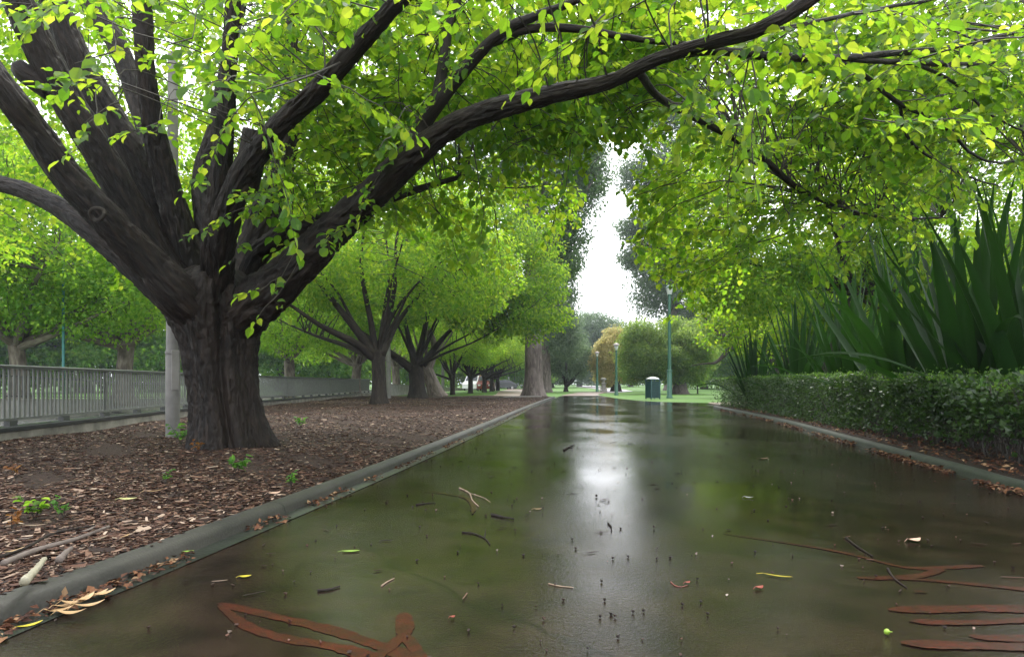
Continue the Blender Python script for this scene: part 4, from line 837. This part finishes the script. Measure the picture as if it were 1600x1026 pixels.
def stick(name, label, cat, uv, r, m, z=.01, zr=0.0, forks=()):
    pts = [G(u, v, 0)*V(1, 1, 0)+V(0, 0, 0) if not zr else G(u, v, zr) for u, v in uv]
    q = np.array([p_+V(0, 0, r*.9) for p_ in pts]); loc = q[0].copy(); mb = MB()
    mb.tube(q-loc, np.linspace(r, r*.55, len(q)), 8, .02, lambda th, L, p: 1+.12*np.sin(3*th+L*60)+.1*np.sin(L*130))
    for fk in forks:
        q2 = np.array([G(u, v, zr)+V(0, 0, r*.9+.004*k_) for k_, (u, v) in enumerate(fk)])-loc; mb.tube(q2, np.linspace(r*.6, r*.3, len(q2)), 6, .02)
    o = mb.build(name, m, None, True, True); o.location = loc; return tag(o, label, cat)
stick('twig', 'dark twig with a pale torn end left of the bright reflection', 'twig', [(768, 805), (785, 809), (803, 812)], .009, m_bark2)
stick('twig', 'forked thin dark twig below the pale-ended one on the path', 'twig', [(722, 832), (740, 834), (757, 841), (766, 851)], .005, m_bark2, forks=[[(757, 841), (758, 834), (759, 829)]])
stick('twig', 'crooked pale twig on the path left of the reflection', 'twig', [(718, 763), (733, 771), (738, 782), (748, 792)], .007, m_cut, forks=[[(733, 771), (755, 779), (766, 787)]])
stick('twig', 'short brown stick in the lower left of the path', 'twig', [(496, 924), (515, 922), (531, 917)], .006, m_bark2)
stick('twig', 'dark straight twig in the left half of the path', 'twig', [(650, 789), (665, 787), (680, 786)], .006, m_bark2)
stick('twig', 'thin dark twig lying across the right half of the path', 'twig', [(1322, 841), (1340, 855), (1364, 870)], .006, m_bark2)
stick('twig', 'bent grey-brown twig lying over a red painted line', 'twig', [(1387, 889), (1397, 904), (1417, 919)], .005, m_bark2)
stick('twig', 'tan straw-like twig in the middle of the lower path', 'twig', [(596, 916), (606, 909), (616, 904)], .004, m_cut)
stick('twig', 'thin pale straw right of centre in the lower path', 'twig', [(857, 912), (875, 916), (896, 918)], .003, m_cut)
stick('twig', 'small dark curved twig in the bright reflection', 'twig', [(950, 818), (955, 824), (955, 831)], .006, m_bark2)
stick('twig', 'dark forked twig far along the middle of the path', 'twig', [(881, 704), (890, 699), (897, 696)], .014, m_bark2, forks=[[(890, 699), (893, 701), (895, 703)]])
stick('twig', 'reddish thin stem beside the pinkish scrap in the path centre', 'twig', [(1048, 909), (1055, 915), (1065, 917), (1074, 914)], .0025, col('red_stem', (.2, .06, .04)))
stick('stick', 'long grey stick lying on the mulch at the left edge', 'stick', [(5, 884), (60, 862), (120, 845), (170, 826)], .014, m_bark_pale, zr=.13)
stick('stick', 'second thinner stick crossing the mulch above the white log', 'stick', [(0, 872), (40, 858), (85, 835), (148, 822)], .008, m_bark2, zr=.13)
stick('log_piece', 'short whitish broken branch piece on the mulch, lower left', 'log', [(38, 915), (54, 898), (70, 878)], .018, barkmat('whitish_bark', (.25, .23, .16), (.5, .48, .38), .8, 10, .6), zr=.13)
stick('log_piece', 'grey weathered wood chunk on the mulch right of the white log', 'log', [(92, 880), (103, 868), (112, 860)], .016, m_bark_pale, zr=.13)
def bud(name, label, cat, u, v, r, m):
    mb = MB(); th = np.linspace(0, PI, 7); mb.lathe([(r*math.sin(t)*(1.0 if t < 2 else .7)+1e-4, r-r*math.cos(t)*1.15) for t in th], 10, (0, 0, .0)); mb.tube([V(0, 0, 2*r), V(.2*r, 0, 3*r)], r*.18, 5)
    o = mb.build(name, m, None, True); p = G(u, v); o.location = p+V(0, 0, r); o.rotation_euler = (1.2, .3, u*.1); return tag(o, label, cat)
bud('green_berry', 'bright green berry on the path between the red stripes', 'berry', 1383, 991, .011, col('berry_green', (.25, .4, .04)))
for u, v in ((938, 964), (991, 957), (1005, 955), (944, 938), (964, 997), (1066, 945), (1095, 942), (1108, 961), (893, 843), (956, 873), (983, 871), (1025, 874), (1181, 863), (933, 776), (1478, 983), (940, 909), (805, 981)):
    o = bud('fallen_bud', 'small dark fallen bud on the wet path', 'bud', u, v, .006 if v > 800 else .010, m_bark2); o['group'] = 'dark buds fallen on the path'
# strips of bark and wood among the chips, lower left
m_strip = [m_bark_pale, m_cut, m_bark2, c_t]
for i_ in range(16):
    u, v = random.uniform(0, 300), random.uniform(740, 900)
    if v > 925-.42*u: v = 900-.45*u-random.uniform(5, 60)
    L_ = random.uniform(.06, .16)
    o = lone_leaf('bark_strip', 'curled strip of bark or wood lying among the mulch chips, lower left', 'bark strip', u, v, L_, random.uniform(.014, .03), random.uniform(0, 3), m_strip[i_ % 4], .1, random.uniform(.1, .35)); o['group'] = 'bark strips among the mulch chips'
# weeds in the mulch
def weed(label, u, v, h, n, m, cat='weed'):
    p = G(u, v, .1); t = thing('weed', label, cat, tuple(p)); fo = Fol()
    for k_ in range(n):
        az = random.uniform(0, 2*PI); d = V(math.cos(az)*.6, math.sin(az)*.6, 1); e = p+d*h*random.uniform(.5, 1); fo.seg_line(np.array([p-V(0, 0, .02), (p+e)/2+V(0, 0, .01), e]), .003, .0015)
        kk = 5; lpz = p+(e-p)*np.linspace(.4, 1, kk)[:, None]; a_ = nrm(rng.normal(0, 1, (kk, 3))*V(1, 1, .3)+V(0, 0, .15)); fo.leaves(lpz, a_, nrm(rng.normal(0, .3, (kk, 3))+V(0, 0, 1)), h*rng.uniform(.25, .45, kk))
    fo.build(t, m, m_twig, LEAF_HI, 'leaves'); return t
m_weed = leafmat('weed_leaf', [(.0, (.04, .14, .015)), (1, (.09, .22, .03))], [(.0, (.1, .3, .03)), (1, (.2, .4, .05))])
m_orng = leafmat('orange_weed_leaf', [(.0, (.16, .05, .01)), (1, (.3, .13, .02))], [(.0, (.2, .07, .01)), (1, (.35, .18, .03))])
weed('green seedling weed near the left edge of the mulch', 100, 806, .12, 4, m_weed); weed('small green weed on the mulch left of the trunk foot', 258, 752, .10, 3, m_weed); weed('leafy green weed group in front of the trunk on the mulch', 370, 738, .17, 6, m_weed)
weed('low green weed against the left kerb right of the trunk', 455, 757, .12, 4, m_weed); weed('orange-brown withered weed at the left edge', 18, 826, .1, 4, m_orng); weed('orange dead sprig at the left foot of the trunk', 305, 705, .15, 3, m_orng)
weed('tall thin green weed left of the trunk foot', 283, 692, .30, 4, m_weed); weed('dull green weed patch on the mulch left of the seedling', 55, 808, .14, 6, m_leaf_mid); weed('pale green weed far right of the trunk on the mulch', 470, 668, .2, 4, m_weed); weed('reddish withered sprig upper left of the mulch', 25, 745, .12, 3, m_orng)

# ------------------------------------------------------------------ red painted design on the path
def ribbon(mb, pts, z=.004):
    """pts: (u, v, width m)"""
    q = np.array([(*G(u, v)[:2], w) for u, v, w in pts]); q = spline(q, .03); d = nrm(np.gradient(q[:, :2], axis=0)); lf = np.stack([-d[:, 1], d[:, 0]], 1)
    w_ = q[:, 2:3]/2*(1+.10*np.sin(np.arange(len(q))*.37)[:, None]+rng.normal(0, .07, (len(q), 1))); v = np.stack([q[:, :2]+lf*w_, q[:, :2]-lf*w_], 1); v = np.concatenate([v, np.full((*v.shape[:2], 1), z)], 2).reshape(-1, 3)
    i = np.arange(len(q)-1)*2; mb.add(v, np.stack([i, i+1, i+3, i+2], 1))
NS = [0]
def paint(label, strokes):
    mb = MB()
    for s_ in strokes: NS[0] += 1; ribbon(mb, s_, .0016+.0003*NS[0])
    return tag(mb.build('painted_mark', m_red), label, 'painted marking')
paint('looping red painted bands at the lower left of the path', [[(342, 942, .02), (365, 948, .05), (430, 963, .055), (510, 982, .06), (570, 1001, .06), (630, 1022, .07), (700, 1060, .05)], [(343, 946, .02), (390, 980, .055), (450, 998, .055), (500, 1006, .05), (540, 1014, .06), (570, 1026, .09), (590, 1060, .09)]])
paint('red painted blunt forked finger shape at the bottom edge of the path', [[(630, 957, .03), (631, 964, .058), (633, 980, .06), (632, 992, .05), (648, 1012, .05), (668, 1050, .05)], [(629, 990, .03), (612, 1008, .045), (585, 1030, .05), (570, 1060, .05)]])
paint('thin long red painted line curving across the right half of the path', [[(1130, 833, .01), (1160, 838, .015), (1260, 853, .03), (1330, 866, .035), (1400, 884, .025), (1440, 888, .04), (1490, 886, .06), (1536, 884, .03)], [(1340, 903, .03), (1380, 903, .05), (1440, 899, .06), (1470, 889, .05)], [(1380, 904, .02), (1440, 906, .03), (1520, 913, .045), (1640, 925, .05)]])
paint('four broad red painted stripes at the lower right of the path', [[(1388, 953, .02), (1410, 953, .06), (1470, 952, .085), (1540, 951, .08), (1650, 953, .09)], [(1420, 970, .02), (1445, 972, .05), (1520, 973, .05), (1650, 968, .06)], [(1515, 993, .02), (1540, 997, .05), (1650, 999, .07)], [(1408, 1005, .02), (1440, 1007, .07), (1530, 1010, .07), (1660, 1014, .09)]])
paint('small red painted dash above the broad stripes', [[(1428, 925, .01), (1438, 925, .025), (1448, 925, .01)]])
paint('faint curved red-brown painted line near the crooked twig', [[(660, 768, .01), (700, 772, .03), (730, 779, .035), (740, 792, .04), (738, 803, .01)]])

# ------------------------------------------------------------------ bin, lamps, stone pedestal, cars
bl = G(1020, 623); t = thing('litter_bin', 'dark teal slotted litter bin with a white-lined top on the lawn edge', 'bin', tuple(bl), rz=.35)
bw, bd, bh = .62, .62, 1.06
mb = MB(); [mb.box(sx*(bw/2-.035), sy*(bd/2-.035), bh/2, .07, .07, bh, 0, 1, .01) for sx in (-1, 1) for sy in (-1, 1)]; mb.build('corner_post', m_binp, t)
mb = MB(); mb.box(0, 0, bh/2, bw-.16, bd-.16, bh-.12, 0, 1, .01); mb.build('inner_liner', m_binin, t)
for rz in (0, PI/2, PI, 3*PI/2):
    mb = MB()
    for k_ in range(7): mb.box(-.225+k_*.075, -bd/2+.035, bh/2, .035, .03, bh-.1)
    for k_ in range(11): mb.box(0, -bd/2+.06, .1+k_*.088, bw-.15, .016, .045)
    o = mb.build('slotted_panel', m_binp, t); o.rotation_euler.z = rz
mb = MB(); mb.box(0, 0, bh+.02, bw+.03, bd+.03, .05, 0, 1, .012); mb.build('rim', m_binp, t)
mb = MB(); mb.lathe([(.34, .0), (.36, .03), (.30, .07), (.2, .10), (.08, .13), (.001, .135)], 12, (0, 0, bh+.047)); mb.build('bag_liner', m_white, t, True)
def lamp(label, loc, h, r, style):
    t = thing('lamp_post', label, 'lamp post', loc, 'green lamp posts'); mb = MB(); hb = h*.24
    mb.lathe([(r*1.7, -.05), (r*1.7, .06), (r*1.35, .1), (r*1.3, hb), (r*1.05, hb+.05), (r, hb+.12), (r*.72, h-.55)], 16); mb.build('pole', m_green, t, True)
    mb = MB(); mb.lathe([(r*1.42, hb-.05), (r*1.5, hb-.03), (r*1.5, hb+.03), (r*1.2, hb+.07)], 16); mb.build('collar', m_green, t, True)
    if style == 'lantern':
        mb = MB(); mb.lathe([(.13, h-.56), (.16, h-.52), (.14, h-.5)], 4, sq=1); mb.build('lantern_base', m_green, t)
        mb = MB(); mb.lathe([(.001, h-.498), (.15, h-.498), (.25, h-.12), (.001, h-.118)], 4, sq=1); mb.build('lantern_glass', m_glass, t)
        mb = MB(); mb.lathe([(.27, h-.117), (.29, h-.1), (.26, h), (.12, h+.06), (.001, h+.065)], 4, sq=1); mb.build('lantern_cap', m_green, t)
    else:
        mb = MB(); mb.lathe([(.07, h-.6), (.09, h-.55), (.17, h-.2), (.001, h-.19)], 14); mb.build('lantern_glass', m_glass, t, True)
        mb = MB(); mb.lathe([(.25, h-.188), (.24, h-.15), (.15, h-.06), (.001, h)], 16); mb.build('lantern_cap', plain('pale_lamp_cap', (.3, .26, .24), .5), t, True)
    return t
p = G(1046, 621); lamp('tall green lamp post with a square glass lantern right of the bin', tuple(p), 6.8, .115, 'lantern')
p = G(963, 616.5); lamp('shorter green lamp post with a mushroom cap in front of the golden tree', tuple(p), 3.95, .1, 'cap')
p = G(933, 611.5); lamp('farthest green lamp post beside the distant path, its top among leaves', tuple(p), 4.2, .11, 'cap')
p = G(943, 612.2); t = thing('stone_pedestal', 'small grey stone pedestal with an urn on the lawn beyond the shorter lamp post', 'pedestal', tuple(p)); mb = MB()
mb.box(0, 0, .1, .62, .62, .24, 0, 1, .03); mb.box(0, 0, .52, .42, .42, .58, 0, .9, .03); mb.box(0, 0, .87, .54, .54, .1, 0, 1, .02); mb.build('plinth', m_stone, t)
mb = MB(); mb.lathe([(.16, .925), (.1, 1.0), (.12, 1.05), (.27, 1.22), (.3, 1.32), (.24, 1.36), (.1, 1.4), (.001, 1.41)], 18); mb.build('urn', m_stone, t, True)
def car(label, loc, rz, colr, van=False):
    t = thing('parked_car', label, 'car', loc, 'vehicles parked beyond the row trees', rz)
    L, Wd = 4.4, 1.75
    pr = [(-2.2, .35), (-2.2, .8), (-2.1, .95), (-1.2, 1.0), (-.55, 1.45), (.9, 1.5), (1.75, 1.05), (2.15, .95), (2.2, .5), (2.15, .35)] if not van else [(-2.2, .35), (-2.2, .9), (-2.0, 1.1), (-1.5, 1.2), (-.9, 1.85), (-.5, 1.95), (2.05, 1.95), (2.2, 1.8), (2.2, .5), (2.15, .35)]
    n = len(pr); v = []
    for y, ins in ((-Wd/2, 0), (Wd/2, 0)): v += [(x, y*(1-.12*max(0, z-.95)), z) for x, z in pr]
    f = [(i, (i+1) % n, n+(i+1) % n, n+i) for i in range(n)]
    paintm = plain('car_paint', colr, .25, .5, .04); mesh('body', np.array(v), [np.array(f), np.array([tuple(range(n))[::-1], tuple(range(n, 2*n))])], paintm, t)
    gl = plain('car_window_glass', (.02, .025, .03), .08); zt = 1.42 if not van else 1.8
    for y in (-1, 1):
        mb = MB(); x0, x1 = (-.85, 1.2) if not van else (-1.0, 1.9); yb, yt_ = y*(Wd/2*.99+.006), y*(Wd/2*(1-.12*(zt-.95))+.008)
        mb.add([(x0-.25, yb, 1.0+.15*van), (x1+.2, yb, 1.0+.15*van), (x1-.15, yt_, zt), (x0+.25, yt_, zt)], np.array([(0, 1, 2, 3)])); mb.build('side_window', gl, t)
    mb = MB(); ws = [(-1.13, 1.06), (-.6, 1.42)] if not van else [(-1.43, 1.29), (-.95, 1.8)]
    mb.add([(ws[0][0], -.75, ws[0][1]), (ws[0][0], .75, ws[0][1]), (ws[1][0]-.01, .7, ws[1][1]), (ws[1][0]-.01, -.7, ws[1][1])], np.array([(0, 1, 2, 3)])); mb.v[-1][:, 0] -= .02; mb.build('windscreen', gl, t)
    for x in (-1.35, 1.35):
        for y in (-1, 1):
            mb = MB(); mb.lathe([(.001, -.1), (.2, -.1), (.31, -.08), (.33, -.04), (.33, .04), (.31, .08), (.2, .1), (.001, .1)], 16); o = mb.build('wheel', m_black, t, True); o.location = (x, y*(Wd/2-.06), .33); o.rotation_euler.x = PI/2
            mb = MB(); mb.lathe([(.001, 0), (.19, 0), (.2, -.02)], 12, (0, 0, .115)); r_ = mb.build('rim', plain('rim_metal', (.4, .4, .4), .3), o)
    for y in (-.6, .6):
        mb = MB(); mb.box(-2.205, y, .78, .03, .28, .14, 0, 1, .008); mb.build('headlight', m_white, t)
    return t
gz = -.14
car('white van parked between two row trees beyond the wall', (P(742, 0, 84)[0], 84, gz), 1.3, (.8, .8, .8), True)
car('red car parked just right of the white van', (P(752, 0, 92)[0], 92, gz), 1.2, (.4, .02, .03))
car('dark red van half hidden behind two row trees', (P(760, 0, 79)[0], 79, gz), 1.5, (.16, .03, .02), True)
car('dark grey car at the left end of the dirt track', (P(784, 0, 100)[0], 100, gz), .3, (.04, .045, .05))
car('white car far along the dirt track left of the thick trunk', (P(806, 0, 125)[0], 125, -.03), .2, (.7, .68, .7))

# ------------------------------------------------------------------ damp air
mb = MB(); mb.box(0, 205, 21, 700, 510, 46); hz = mb.build('haze', None); hz['kind'] = 'stuff'
hm = bpy.data.materials.new('damp_air'); hm.use_nodes = True; ht = hm.node_tree; ht.nodes.clear(); ho = ht.nodes.new('ShaderNodeOutputMaterial'); pv = ht.nodes.new('ShaderNodeVolumePrincipled')
pv.inputs['Color'].default_value = (.56, .62, .69, 1); pv.inputs['Density'].default_value = .0007; pv.inputs['Anisotropy'].default_value = .2
ht.links.new(pv.outputs[0], ho.inputs['Volume']); hz.data.materials.append(hm)
